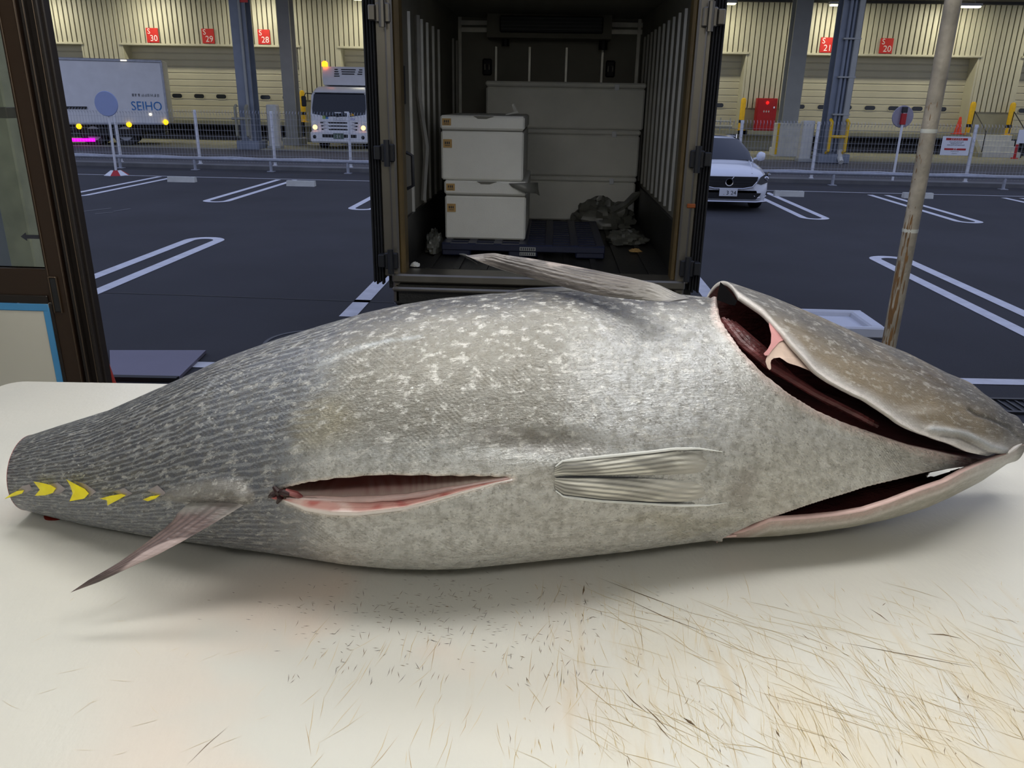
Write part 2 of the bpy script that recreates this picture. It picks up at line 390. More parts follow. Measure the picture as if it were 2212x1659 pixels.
# canopy
part('ceiling_canopy', MB().box(-34, 34, 28.0, 36.2, 5.86, 6.2), m_soff, kind='structure')
cbm = MB()
for yy in (29.5, 31.5, 33.5, 35.3): cbm.box(-34, 34, yy-.08, yy+.08, 5.76, 5.86)
part('trim_2', cbm, m_soff, kind='structure')
lamps_x = [-21.7, -17.0, -12.3, -7.6, -2.9, 1.8, 6.5, 11.2, 15.9, 20.6]
near = ['at the far left end', 'above the sign S 30', 'left of the blue grey column with guard', 'above the refrigerated truck', 'left above the delivery truck box', 'right above the delivery truck box', 'just right of the open truck door', 'left of the pipe-clad column', 'behind the rusty pole', 'at the far right end']
l0 = None
for lx, nn in zip(lamps_x, near):
    lb = 'fluorescent lamp under the warehouse canopy '+nn
    if l0 is None:
        l0 = thing('canopy_lamp', lb, 'lamp', (lx, 34.55, 5.62), 0, 'lamps under the warehouse canopy')
        part('housing', MB().prism([(-.12, 0), (.12, 0), (.08, .10), (-.08, .10)], -.56, .56, axis=0), m_white, l0, local=True)
        part('diffuser', MB().prism([(-.09, -.05), (.09, -.05), (.11, 0), (-.11, 0)], -.5, .5, axis=0), m_tube, l0, local=True)
        parts('stem', MB().tube([(-.3, 0, .1), (-.3, 0, .24)], .015, 6).tube([(.3, 0, .1), (.3, 0, .24)], .015, 6), m_grey, l0, local=True)
    else: copy_tree(l0, (lx, 34.55, 5.62), lb)
    area('canopy_lamp_light', (lx, 34.55, 5.55), (radians(18), 0, 0), 1.0, .2, 66, (1.0, .95, .78))
# bay number signs
def bay_sign(x_, num, wh):
    t = thing('bay_sign', 'red bay sign reading S %s %s' % (num, wh), 'sign', (x_, YW-.075, 4.25), 0, 'red bay number signs')
    part('plate', MB().box(-.26, .26, -.018, .018, -.29, .29, .004), m_red, t, local=True)
    part('lettering', MB().text('S', .30, (-.14, -.020, .15), (1, 0, 0), (0, 0, 1)).text(num, .34, (.05, -.020, -.12), (1, 0, 0), (0, 0, 1)), m_sten, t, local=True, smooth=0)
for k, j, num, wh in ((1, 0, '30', 'on the cladding above the white box truck'), (1, 1, '29', 'left of the guarded blue grey column'), (1, 2, '28', 'between the two columns near the refrigerated truck'),
                      (4, 0, '21', 'between the plain grey column and the pipe-clad column'), (4, 1, '20', 'right of the pipe-clad column'), (4, 2, '19', 'half hidden behind the rusty pole')):
    bay_sign(doors[k]+1.45+2.42*j, num, wh)

# columns
def hcol(name, lab, xa, xb, y, mt, base_mt, z1=5.86):
    t = thing(name, lab, 'column', ((xa+xb)/2, y, 0)); w = xb-xa
    part('flange', MB().box(-w/2, w/2, -.30, -.25, 0.02, z1-.02), mt, t, local=True)
    part('flange', MB().box(-w/2, w/2, .25, .30, 0.02, z1-.02), mt, t, local=True)
    part('web', MB().box(-.03, .03, -.25, .25, 0.02, z1-.02), mt, t, local=True)
    part('base_block', MB().box(-w*.75, w*.75, -.5, .5, .0, .32, .03), base_mt, t, local=True)
    return t
c1 = hcol('steel_column', 'blue grey steel column with a beige guard and red plate, left of the delivery truck', -11.62, -11.05, 30.6, m_blue, m_blue)
part('red_plate', MB().box(.05, .42, -.34, -.31, 5.0, 5.75), m_red, c1, local=True, label='red number plate on the upper column')
part('conduit', MB().tube([(.1, -.36, .3), (.1, -.36, 5.8)], .05, 8), m_grey, c1, local=True)
for sx_ in (-.3, .1):
    gm_ = MB().tube([(sx_, -.5, .45), (sx_, -.62, .5), (sx_, -.62, 1.5), (sx_, -.5, 1.55)], .06, 8)
    part('guard_rail', gm_, m_conc, c1, local=True, label='beige impact guard')
part('guard_bar', MB().tube([(-.45, -.62, 1.1), (.25, -.62, 1.1)], .05, 8), m_conc, c1, local=True)
c2 = hcol('steel_column', 'plain grey steel column between the sign S 28 and the refrigerated truck', -10.76, -10.28, 33.2, m_grey, m_grey)
part('cover_plate', MB().box(-.24, .24, -.33, -.305, 0, 5.8), m_grey, c2, local=True)
c3 = hcol('steel_column', 'plain grey steel column on a white concrete block beside the red cabinet', 8.78, 9.38, 32.6, m_grey, m_wcon)
part('cover_plate', MB().box(-.3, .3, -.33, -.305, .3, 5.8), m_grey, c3, local=True)
part('concrete_block', MB().box(-.5, .5, -.55, -.0, 0, 1.25, .03), m_wcon, c3, local=True)
for sx_ in (-.47, .45): part('yellow_edge', MB().box(sx_-.03, sx_+.05, -.575, -.55, .1, 1.24), m_yel, c3, local=True)
c4 = hcol('steel_column', 'blue grey steel column carrying conduits, a downpipe and a yellow guard', 9.5, 10.22, 29.6, m_blue, m_blue)
for xx, rr in ((-.12, .055), (.02, .04)): part('conduit', MB().tube([(xx, -.38, .4), (xx, -.38, 5.8)], rr, 8), m_blue, c4, local=True)
dp = MB().box(.12, .3, -.46, -.32, .3, 5.8, .02); part('downpipe', dp, m_grey, c4, local=True, label='square grey rainwater downpipe')
for zz in (1.6, 2.8, 4.0, 5.2): part('pipe_clip', MB().box(-.24, .34, -.47, -.31, zz, zz+.05), m_grey, c4, local=True)
for sx_ in (-.28, .28): part('guard_rail', MB().tube([(sx_, -.45, .35), (sx_, -.62, .42), (sx_, -.62, 1.38), (sx_, -.45, 1.45)], .055, 8), m_yel, c4, local=True, label='yellow impact guard')
part('guard_bar', MB().tube([(-.28, -.62, .9), (.28, -.62, .9)], .05, 8), m_yel, c4, local=True)
part('drain_elbow', MB().tube([(.2, -.4, .45), (.2, -.5, .2), (.2, -.7, .06)], .09, 8), m_wcon, c4, local=True)
# white concrete bollards
for (x_, y_, h_, lb) in ((-10.55, 30.9, 1.6, 'white concrete bollard right of the column with the beige guard'), (9.02, 29.8, 1.4, 'white concrete bollard left of the pipe-clad column')):
    t = thing('concrete_bollard', lb, 'bollard', (x_, y_, 0))
    part('shaft', MB().box(-.2, .2, -.2, .2, 0.0, h_, .04), m_wcon, t, local=True)
    part('foot', MB().box(-.25, .25, -.25, .25, 0, .12, .02), m_grey, t, local=True)
yb0 = None
for px_, lb in ((1604, 'left of the red hydrant cabinet'), (1692, 'right of the red hydrant cabinet'), (2100, 'beside the right end of the middle shutter'), (2186, 'behind the concrete steps'), (655, 'beside the mirror of the refrigerated truck')):
    q = ony(px_, 240, 35.6)
    lab = 'yellow guard post on the dock edge '+lb
    if yb0 is None:
        yb0 = thing('guard_post', lab, 'bollard', (q[0], 35.6, .85), 0, 'yellow guard posts on the dock')
        part('tube', MB().lathe([(.11, 0), (.11, 1.2), (.08, 1.27), (.03, 1.3)], 14), m_yel, yb0, local=True)
        part('black_band', MB().lathe([(.113, .30), (.113, .42)], 14), m_black, yb0, local=True)
        part('foot_plate', MB().box(-.16, .16, -.16, .16, 0, .02), m_yel, yb0, local=True)
    else: copy_tree(yb0, (q[0], 35.6, .85), lab)
# steel ledge the guard posts stand on in front of the piers
lg = MB()
for k, xd in enumerate(doors): lg.box(xd-1.9, xd+9*PW+.2, 35.35, 36.0, .70, .85)
part('trim_3', lg, m_conc, kind='structure')
t = thing('hydrant_cabinet', 'tall red fire hydrant cabinet with a glowing red lamp against the warehouse wall', 'cabinet', (8.98, 35.72, .85))
part('body', MB().box(-.42, .42, -.12, .2, 0, 1.3, .02), m_redc, t, local=True)
part('door', MB().box(-.38, .38, -.14, -.12, .05, 1.24, .008), m_redc, t, local=True)
part('lamp', MB().lathe([(.06, 0), (.05, -.04), (.02, -.06)], 12, (.0, -.14, 1.12), axis=1), m_rlamp, t, local=True)
part('handle', MB().box(.26, .32, -.165, -.14, .9, .98, .005), m_chrome, t, local=True)
lm = MB()
for i in range(3): lm.box(-.14+.1*i, -.08+.1*i, -.145, -.14, .76, .79); lm.box(-.12+.1*i, -.10+.1*i, -.145, -.14, .73, .82)
part('lettering', lm, m_sten, t, local=True, smooth=0)
# steps, cone, delineator
t = thing('concrete_steps', 'grey concrete steps with thin handrails leading up to the dock at far right', 'steps', (18.0, 34.1, .03))
for i in range(4): part('step', MB().box(-.55, .95, .3*i, 1.3, .21*i, .21*(i+1), .008), m_wcon, t, local=True)
part('side_wall', MB().prism([(0, 0), (1.3, 0), (1.3, .9), (1.0, .9), (-.0, .15)], -.72, -.55, axis=0), m_conc, t, local=True)
part('handrail', MB().tube([(-.6, 0, .2), (-.6, .0, 1.0), (-.6, 1.2, 1.75), (-.6, 1.25, .9)], .02, 6), m_blk2, t, local=True)
part('handrail', MB().tube([(.98, 0, .0), (.98, .0, 1.0), (.98, 1.2, 1.75), (.98, 1.25, .9)], .02, 6), m_blk2, t, local=True)
def cone(loc, lab, h=.7):
    t = thing('traffic_cone', lab, 'cone', loc)
    part('cone_body', MB().lathe([(.15*h/.7, .03), (.045, h*.97), (.03, h)], 18), m_cone, t, local=True)
    part('base', MB().box(-.2*h/.7, .2*h/.7, -.2*h/.7, .2*h/.7, 0, .035, .02), m_black if h > .72 else m_cone, t, local=True)
    part('white_band', MB().lathe([(.105*h/.7, .33*h), (.082*h/.7, .52*h)], 18), m_white, t, local=True)
q = ony(2078, 292, 35.7); cone((q[0]-.25, 35.6, .85), 'red traffic cone on the dock edge behind the notice board')
q = onz(2177, 342); t = thing('lane_delineator', 'red and white lane delineator standing before the concrete steps', 'bollard', (q[0]-.15, 33.55, .03))
part('tube', MB().lathe([(.055, .03), (.055, .68), (.03, .74)], 12), m_redc, t, local=True)
part('white_cap', MB().lathe([(.057, .55), (.057, .68), (.034, .76)], 12), m_white, t, local=True)
part('foot', MB().lathe([(.14, 0), (.12, .04), (.06, .05)], 14), m_redc, t, local=True)
# pipework by the right of the truck door
q = ony(1585, 262, 35.3)
t = thing('pipe_bundle', 'grey valve pipework on the dock behind the roof of the white car', 'pipework', (q[0]-.5, 35.55, .85))
part('pipe', MB().tube([(-.5, 0, .15), (.5, 0, .15)], .06, 8), m_grey, t, local=True); part('pipe', MB().tube([(-.3, 0, .35), (.4, 0, .35)], .04, 8), m_grey, t, local=True)
for xx in (-.4, 0, .4): part('riser', MB().tube([(xx, 0, 0), (xx, 0, .5)], .03, 8), m_grey, t, local=True)

# ---- round signs and notice boards on the fence
q = onz(252, 378); zc = 1.40
t = thing('round_sign', 'plain blue grey disc on a pole in a red and white rubber foot, far left', 'sign', (q[0], q[1], 0))
w = ony(232, 224, q[1]); 
part('disc', MB().lathe([(.28, -.015), (.29, 0), (.28, .012)], 36, (w[0]-q[0], -.05, w[2]), axis=1), mat('blue grey sign face', (150, 165, 205), .5, var=.03), t, local=True)
part('pole', MB().tube([(0, 0, .1), ((w[0]-q[0])*1.0, 0, w[2]+.2)], .03, 8), m_white, t, local=True)
bmm = MB()
for i in range(8): bmm.add([(.3*cos(2*pi*(i+d_)/8)*(1 if h_ == 0 else .4), .3*sin(2*pi*(i+d_)/8)*(1 if h_ == 0 else .4), h_) for h_ in (0, .12) for d_ in (0, 1)], [(0, 1, 3, 2)], i % 2)
part('rubber_foot', bmm, [m_redc, m_white], t, local=True, smooth=0, nrm=False)
q = onfence(1924, 392); w = onfence(1940, 252)
t = thing('round_sign', 'round grey sign seen from behind with a dark red bracket, on the fence at right', 'sign', (q[0], q[1]-.1, 0))
dx = w[0]-q[0]
part('disc', MB().lathe([(.26, -.015), (.27, 0), (.26, .012)], 36, (0, .06, w[2]), axis=1), mat('grey sign back', (150, 146, 160), .4, metal=.2, var=.1), t, local=True)
part('pole', MB().tube([(0, 0, 0), (0, 0, w[2]+.24)], .032, 8), m_white, t, local=True)
part('bracket', MB().box(-.06, .06, -.05, .05, w[2]-.19, w[2]+.08, .01), m_redc, t, local=True, label='dark red bracket')
part('clamp', MB().box(-.06, .06, -.05, .05, w[2]+.1, w[2]+.24, .01), m_blk2, t, local=True)
def board(px0, py0, px1, py1, lab, full=True):
    a = onfence(px0, py0); b = onfence(px1, py1); c = (a+b)/2; w_ = np.linalg.norm((b-a)[:2]); h_ = abs(a[2]-b[2])
    t = thing('notice_board', lab, 'sign', (c[0]+.09*fd[1], c[1]-.09*fd[0], c[2]-h_/2), fang)
    part('board', MB().box(-w_/2, w_/2, -.01, .01, 0, h_, .004), m_white, t, local=True)
    part('fixing', MB().box(-.1, .1, .01, .04, h_*.8, h_*.86), m_grey, t, local=True)
    if full:
        rb = MB().box(-w_*.38, w_*.38, -.013, -.01, h_*.80, h_*.92); part('red_band', rb, m_redc, t, local=True)
        rb = MB().box(-w_*.38, w_*.38, -.013, -.01, h_*.28, h_*.38); part('red_band', rb, m_redc, t, local=True)
        tx = MB(); rr = random.Random(3)
        for zc_, n_, sz, mi in ((.86, 6, .045, 1), (.72, 11, .028, 0), (.64, 9, .028, 0), (.55, 12, .032, 0), (.33, 2, .05, 1), (.22, 9, .02, 0), (.10, 6, .02, 0)):
            for i in range(n_):
                xx = (i-(n_-1)/2)*sz*1.15
                for s_ in range(3):
                    if rr.random() < .5: tx.box(xx-sz*.4, xx+sz*.4, -.0145, -.0135, h_*zc_+sz*(s_-1)*.35, h_*zc_+sz*(s_-1)*.35+sz*.12, m=mi)
                    else: tx.box(xx+sz*(s_-1)*.3, xx+sz*(s_-1)*.3+sz*.12, -.0145, -.0135, h_*zc_-sz*.4, h_*zc_+sz*.4, m=mi)
        part('lettering', tx, [m_ink, m_sten], t, local=True, smooth=0, nrm=False)
board(2034, 294, 2087, 336, 'white notice board with two red bands hung on the fence')
board(2198, 280, 2240, 310, 'plain white notice board on the fence at the right edge', False)

# ================================================================== vehicles
def put_wheel(x_, y_, r, w, t, hubm, axis=0, f=lambda q: q):
    c = (x_, y_, r)
    ty = part('wheel', f(MB().lathe([(r*.5, -w*.44), (r*.93, -w/2), (r, -w*.35), (r, w*.35), (r*.93, w/2), (r*.5, w*.44)], 24, c, axis=axis)), m_black, t)
    part('hub', f(MB().lathe([(r*.56, -w*.46), (r*.3, -w*.34), (r*.12, -w*.5), (r*.12, w*.5), (r*.3, w*.34), (r*.56, w*.46)], 18, c, axis=axis)), hubm, ty)

# ---- box truck on the left, seen from its side (heading left)
XT1, XT0, YT = -14.75, -22.6, 31.2; AT = radians(21)
def bt(px, py):
    d = ray(px, py); n = np.array([-sin(AT), cos(AT)]); P0 = np.array([XT1, YT]); k = (n@(P0-CAM[:2]))/(n@d[:2]); q = CAM+k*d
    return np.array([XT1+(q[:2]-P0)@np.array([cos(AT), sin(AT)]), YT, q[2]])
t = thing('box_truck', 'long white box truck with blue lettering passing before the warehouse at left', 'truck', (XT1, YT, 0))
bx = MB().prism([(XT1-8.2, .80), (XT1-.13, .86), (XT1, .86), (XT1-.02, 3.02), (XT1-8.2, 3.02)], YT, YT+2.3, axis=1); part('cargo_box', bx, m_white, t)
part('roof_rail', MB().box(XT1-8.2, XT1+.02, YT-.04, YT+2.34, 3.0, 3.1, .02), m_galv, t)
part('rear_frame', MB().box(XT1-.06, XT1+.03, YT-.03, YT+2.33, .84, 3.08, .02), m_galv, t)
part('lower_trim', MB().prism([(XT1-8.2, .76), (XT1-.1, .80), (XT1-.1, .86), (XT1-8.2, .84)], YT-.03, YT+.03, axis=1), m_galv, t)
part('side_rail', MB().box(XT1-4.6, XT1-2.75, YT-.04, YT, 1.33, 1.42, .01), m_blk2, t)
part('upper_vent', MB().box(XT1-4.6, XT1-3.55, YT-.03, YT, 2.78, 2.9, .01), m_blk2, t)
part('chassis', MB().box(XT1-8.4, XT1-.2, YT+.3, YT+2.0, .52, .80, .02), m_black, t)
part('mudguard', MB().box(XT1-3.0, XT1-1.0, YT+.1, YT+2.2, .35, .62, .02), m_black, t)
parts('side_guard', MB().box(XT1-6.2, XT1-3.3, YT+.05, YT+.1, .35, .45).box(XT1-6.2, XT1-3.3, YT+.05, YT+.1, .55, .65), m_blk2, t)
for wx in (XT1-1.6, XT1-2.7, XT1-7.6):
    put_wheel(wx, YT+.35, .46, .3, t, m_galv, 1); put_wheel(wx, YT+1.9, .46, .3, t, m_galv, 1)
cabp = [(XT1-8.3, .7), (XT1-8.3, 2.5), (XT1-8.6, 2.72), (XT1-9.7, 2.66), (XT1-10.1, 1.9), (XT1-10.2, .5), (XT1-9.3, .5), (XT1-9.1, .7)]
part('cab', MB().prism(cabp, YT+.1, YT+2.2, axis=1), m_white, t)
part('cab_window', MB().prism([(XT1-8.9, 1.7), (XT1-8.9, 2.35), (XT1-9.6, 2.35), (XT1-9.85, 1.7)], YT+.09, YT+.1, axis=1), m_glassd, t)
part('rear_bumper', MB().box(XT1-.5, XT1-.2, YT+.2, YT+2.1, .38, .5, .02), m_blk2, t)
for px_, py_ in ((171, 273), (279, 269), (358, 264)):
    q = bt(px_, py_); part('marker_lamp', MB().lathe([(.10, 0), (.09, -.05), (.03, -.07)], 14, (q[0], YT-.03, q[2]), axis=1), m_yelamp, t)
q = bt(325, 247); part('side_lamp', MB().lathe([(.05, 0), (.03, -.04)], 10, (q[0], YT, q[2]), axis=1), m_wlamp, t)
q = bt(267, 130); part('top_marker', MB().box(q[0]-.1, q[0]+.1, YT-.06, YT-.03, 3.03, 3.07), m_wlamp, t)
q0, q1 = bt(157, 303), bt(205, 300); part('light_bar', MB().box(q0[0]-.2, q1[0], YT+.0, YT+.06, q0[2]-.05, q0[2]+.07, .01), m_mag, t, label='glowing magenta light bar')
q = bt(10, 124); part('beacon', MB().lathe([(.12, 0), (.12, .12), (.05, .18)], 12, (q[0]-.05, YT+.1, 3.1)), m_oran, t, label='orange beacon on the roof edge')
lt = MB().text('SEIHO', .46, (bt(317, 230)[0], YT-.012, bt(317, 230)[2]), (1, 0, 0), (0, 0, 1), squash=.86); part('lettering', lt, m_navy, t, smooth=0, label='blue company lettering')
kk = MB(); rr = random.Random(5)
for i in range(9):
    xx = bt(315, 213)[0]+(i-4)*.108
    for s_ in range(4):
        if rr.random() < .55: kk.box(xx-.035, xx+.035, YT-.012, YT-.004, 1.80+s_*.028, 1.806+s_*.028)
        else: kk.box(xx+.02*(s_-1.5), xx+.02*(s_-1.5)+.008, YT-.012, YT-.004, 1.80, 1.90)
part('small_lettering', kk, m_ink, t, smooth=0, nrm=False)
t.rotation_euler = (0, 0, AT)

# ---- refrigerated truck facing us
XC, YF = -8.05, 30.9
t = thing('refrigerated_truck', 'white refrigerated truck with lit headlamps facing us left of the open delivery truck', 'truck', (XC, YF+2.2, 0))
hw = 1.10
def cabsec(y, w, z0, z1, r=.12): return [(-w, y, z0), (-w, y, z1-r), (-w+r*.4, y, z1-r*.3), (-w+r, y, z1), (w-r, y, z1), (w-r*.4, y, z1-r*.3), (w, y, z1-r), (w, y, z0)]
A = [cabsec(.0, 1.04, .62, 1.22, .05), cabsec(.05, 1.08, .6, 1.30, .05), cabsec(.32, 1.09, .6, 2.06), cabsec(.62, 1.07, .6, 2.26, .2), cabsec(1.9, 1.07, .6, 2.30, .2)]
A = np.array(A)+np.array([XC, YF, 0]); mbx = MB().grid(A)
mbx.add(A[0], [tuple(range(8))]); mbx.add(A[-1], [tuple(range(8))]); mbx.add([A[0][0], A[0][-1], A[-1][-1], A[-1][0]], [(0, 1, 2, 3)])
part('cab', mbx, m_white, t, smooth=40)
wsx = MB().add([(XC-1.0, YF+.03, 1.30), (XC+1.0, YF+.03, 1.30), (XC+1.02, YF+.10, 1.5), (XC+.98, YF+.285, 1.98), (XC+.92, YF+.31, 2.04), (XC-.92, YF+.31, 2.04), (XC-.98, YF+.285, 1.98), (XC-1.02, YF+.10, 1.5)], [tuple(range(8))])
wsx.add([(XC-.45, YF-.01, 1.215), (XC+.45, YF-.01, 1.215), (XC+1.0, YF+.028, 1.30), (XC-1.0, YF+.028, 1.30)], [(0, 1, 2, 3)])
part('windscreen', wsx, m_glassd, t, nrm=False)
parts('dashboard_paper', MB().box(XC-.15, XC+.1, YF+.0, YF+.012, 1.33, 1.37).box(XC+.22, XC+.4, YF+.0, YF+.012, 1.34, 1.40), m_white, t)
part('sun_visor', MB().prism([(-.02, 2.06), (.12, 2.04), (.3, 2.12), (.2, 2.15)], XC-1.0, XC+1.0, axis=0) if False else MB().box(XC-.98, XC+.98, YF+.22, YF+.36, 2.05, 2.10, .02), m_white, t)
for i, zz in enumerate((.99, .87, .75)):
    w_ = .72-.02*i; part('grille_slot', MB().box(XC-w_, XC+w_, YF-.012, YF+.02, zz-.028, zz+.028, .01), m_black, t)
    parts('grille_bar', MB().prism([(XC-.44, zz+.03), (XC-.30, zz-.10), (XC-.42, zz-.10), (XC-.62, zz+.0)], YF-.03, YF-.01, axis=1).prism([(XC+.44, zz+.03), (XC+.30, zz-.10), (XC+.42, zz-.10), (XC+.62, zz+.0)], YF-.03, YF-.01, axis=1), m_white, t)
bp = MB().box(XC-1.09, XC+1.09, YF-.16, YF+.5, .26, .68, .06); part('bumper', bp, m_white, t)
part('bumper_slot', MB().box(XC-.62, XC+.68, YF-.168, YF-.15, .46, .58, .02), m_black, t)
part('number_plate', MB().box(XC-.2, XC+.2, YF-.19, YF-.165, .42, .62, .005), mat('green plate', (86, 104, 92), .5), t)
part('plate_lettering', MB().text('2 1', .12, (XC, YF-.192, .5), (1, 0, 0), (0, 0, 1)), m_sten, t, smooth=0)
for s_ in (-1, 1):
    part('headlamp', MB().prism([(XC+s_*.80, .72), (XC+s_*1.03, .72), (XC+s_*1.05, 1.02), (XC+s_*.88, 1.10)], YF-.02, YF+.1, axis=1), m_chrome, t)
    part('lit_lamp', MB().lathe([(.09, 0), (.08, -.04), (.03, -.06)], 14, (XC+s_*.92, YF-.02, .82), axis=1), mat('headlamp glow', (255, 170, 100), .4, var=0, emit=5.), t)
    part('fog_lamp', MB().lathe([(.07, 0), (.05, -.01)], 12, (XC+s_*.92, YF-.16, .48), axis=1), m_blk2, t)
    put_wheel(XC+s_*.86, YF+.95, .40, .26, t, m_galv); put_wheel(XC+s_*.80, YF+4.0, .40, .40, t, m_galv)
    part('mirror_arm', MB().tube([(XC+s_*1.02, YF+.2, 2.0), (XC+s_*1.2, YF+.0, 2.02), (XC+s_*1.26, YF-.05, 1.9)], .018, 6), m_black, t)
    part('mirror', MB().box(XC+s_*1.27-.09, XC+s_*1.27+.09, YF-.1, YF-.02, 1.55, 1.92, .03), m_black, t)
    part('wiper', MB().tube([(XC+s_*.2-.3, YF-.012, 1.20), (XC+s_*.2+.3, YF+.0, 1.30)], .012, 5), m_black, t)
part('lettering', MB().text('ISUZU', .15, (XC+.02, YF-.004, 1.10), (1, 0, 0), (0, 0, 1), squash=1.1), m_galv, t, smooth=0)
part('sticker', MB().box(XC-.62, XC-.50, YF-.002, YF+.012, 1.12, 1.24), mat('green sticker', (150, 176, 90), .5, var=0), t)
part('sticker', MB().box(XC-.50, XC-.40, YF-.002, YF+.012, 1.12, 1.22), m_navy, t)
part('sticker', MB().lathe([(.09, 0), (.09, -.012)], 14, (XC+.50, YF+.018, 1.24), axis=1), mat('yellow sticker', (232, 176, 50), .5, var=0), t)
part('sticker_lettering', MB().text('city', .12, (XC+.50, YF-.002, 1.14), (1, 0, 0), (0, 0, 1), squash=1.4), mat('violet lettering', (96, 100, 190), .5, var=0), t, smooth=0)
part('chassis', MB().box(XC-.5, XC+.5, YF+.5, YF+4.9, .42, .62), m_black, t)
part('cargo_box', MB().box(XC-1.0, XC+1.18, YF+1.95, YF+4.95, .66, 2.96, .03), m_white, t)
fr = MB().prism([(1.30, 2.34), (1.95, 2.30), (1.95, 3.02), (1.36, 3.0), (1.18, 2.6)], XC-.86, XC+1.12, axis=0)
fr.v = [(a, b+YF, c) for a, b, c in fr.v]; part('cooling_unit', fr, m_white, t)
lou = MB()
for i, zz in enumerate((2.90, 2.82, 2.74, 2.66)):
    yy = YF+1.18+(zz-2.6)*.45-.03
    for xa, xb in (((-.40, -.28+.03*i)), (-.14+.02*i, .42-.02*i), (.56-.03*i, .68)):
        if i == 3 and xa > -.2 and xa < .5: continue
        lou.box(XC+xa, XC+xb, yy, yy+.05, zz-.018, zz+.018)
part('louvre', lou, m_black, t)
part('beacon', MB().lathe([(.12, 0), (.12, .14), (.05, .2)], 12, (XC-.78, YF+1.35, 3.0)), m_oran, t, label='orange clearance lamp on the roof corner')

# ---- white car
CXc, CYc, cs = 3.33, 15.35, .88
t = thing('white_car', 'white estate car parked nose out beyond the open truck door', 'car', (CXc, CYc+2.2, 0))
def cv(mb): mb.v = [(CXc+cs*a, CYc+cs*b, cs*c) for a, b, c in mb.v]; return mb
st = [  # y, half width, top z at centre, sill z
 (-.02, .60, .60, .30), (.02, .74, .74, .24), (.10, .84, .80, .21), (.30, .905, .87, .20), (.70, .93, .95, .20), (1.10, .935, 1.0, .2), (1.45, .935, 1.03, .2), (2.2, .935, 1.03, .2), (3.2, .93, 1.03, .2), (4.1, .91, 1.03, .2), (4.55, .86, 1.02, .22), (4.64, .80, .95, .3)]
A = []
for y, w, zt, zs in st:
    sec = [(0, zt), (.35*w, zt-.004), (.62*w, zt-.018), (.80*w, zt-.05), (.92*w, zt-.11), (.985*w, zt-.22), (w, max(zt-.38, .45)), (.985*w, zs+.12), (.94*w, zs), (.5*w, zs-.02), (0, zs-.02)]
    full = [(-a, y, b) for a, b in sec[::-1]]+[(a, y, b) for a, b in sec[1:-1]]
    A.append(full)
A = np.array(A); mbx = MB().grid(A, closed_v=True); mbx.add(A[0], [tuple(range(A.shape[1]))]); mbx.add(A[-1], [tuple(range(A.shape[1]))])
part('body', cv(mbx), m_car, t, smooth=45)
gh = []
for y, w, z0, z1 in ((1.18, .80, .96, 1.0), (1.55, .79, .98, 1.20), (2.05, .755, 1.0, 1.42), (2.35, .70, 1.0, 1.47), (3.2, .69, 1.0, 1.485), (4.0, .67, 1.0, 1.43), (4.5, .66, .98, 1.10)):
    wt = w*.78 if z1 > 1.3 else w*.9
    gh.append([(-w, y, z0), (-(w+wt)/2, y, z0+(z1-z0)*.55), (-wt, y, z1-.05), (-wt*.85, y, z1-.01), (0, y, z1), (wt*.85, y, z1-.01), (wt, y, z1-.05), ((w+wt)/2, y, z0+(z1-z0)*.55), (w, y, z0)])
gh = np.array(gh); mbx = MB().grid(gh); mbx.add(gh[-1], [tuple(range(9))]); part('cabin', cv(mbx), m_car, t, smooth=45)
wsx = MB().grid(gh[:3, 2:7]*np.array([1.02, 1, 1])+np.array([0, -.014, .014]))
part('windscreen', cv(wsx), m_glassd, t, nrm=False)
for s_ in (-1, 1):
    part('side_window', cv(MB().add([(s_*.80, 1.6, 1.03), (s_*.76, 3.9, 1.03), (s_*.60, 3.7, 1.40), (s_*.625, 2.3, 1.415)], [(0, 1, 2, 3)])), m_glassd, t, nrm=False)
    part('door_mirror', cv(MB().lathe([(.02, -.1), (.09, -.06), (.11, .0), (.08, .08), (.02, .1)], 12, (s_*1.02, 1.62, 1.06), axis=0).tube([(s_*.86, 1.62, 1.0), (s_*.98, 1.62, 1.03)], .025, 6)), m_car, t)
    part('headlamp', cv(MB().add([(s_*.60, -.005, .60), (s_*.66, .00, .73), (s_*.80, .11, .80), (s_*.905, .33, .83), (s_*.93, .36, .74), (s_*.84, .08, .62), (s_*.70, .0, .575)], [(0, 1, 2, 5, 6), (2, 3, 4, 5)])), m_glassd, t, nrm=False)
    parts('lamp_reflector', cv(MB().lathe([(.05, 0), (.03, -.02)], 12, (s_*.80, .06, .70), axis=1).lathe([(.04, 0), (.03, -.02)], 12, (s_*.88, .18, .755), axis=1)), m_chrome, t)
    part('fog_trim', cv(MB().tube([(s_*.55, -.04, .345), (s_*.62, -.02, .30), (s_*.84, .12, .33), (s_*.87, .18, .40)], .014, 6)), m_chrome, t)
    part('fog_recess', cv(MB().add([(s_*.55, -.035, .345), (s_*.62, -.015, .30), (s_*.86, .12, .33), (s_*.88, .16, .42), (s_*.7, .0, .37)], [(0, 1, 2, 3, 4)])), m_black, t, nrm=False)
    for wy in (.85, 3.65):
        put_wheel(s_*.80, wy, .32, .22, t, m_chrome, 0, cv)
parts('bonnet_crease', cv(MB().tube([(.5, .12, .795), (.58, .6, .93), (.64, 1.1, .99)], .012, 5).tube([(-.5, .12, .795), (-.58, .6, .93), (-.64, 1.1, .99)], .012, 5)), m_car, t)
gp = [(-.60, .735), (.60, .735), (.585, .64), (.5, .53), (.3, .49), (-.3, .49), (-.5, .53), (-.585, .64)]
part('grille', cv(MB().prism(gp, -.05, .03, axis=1)), m_blk2, t)
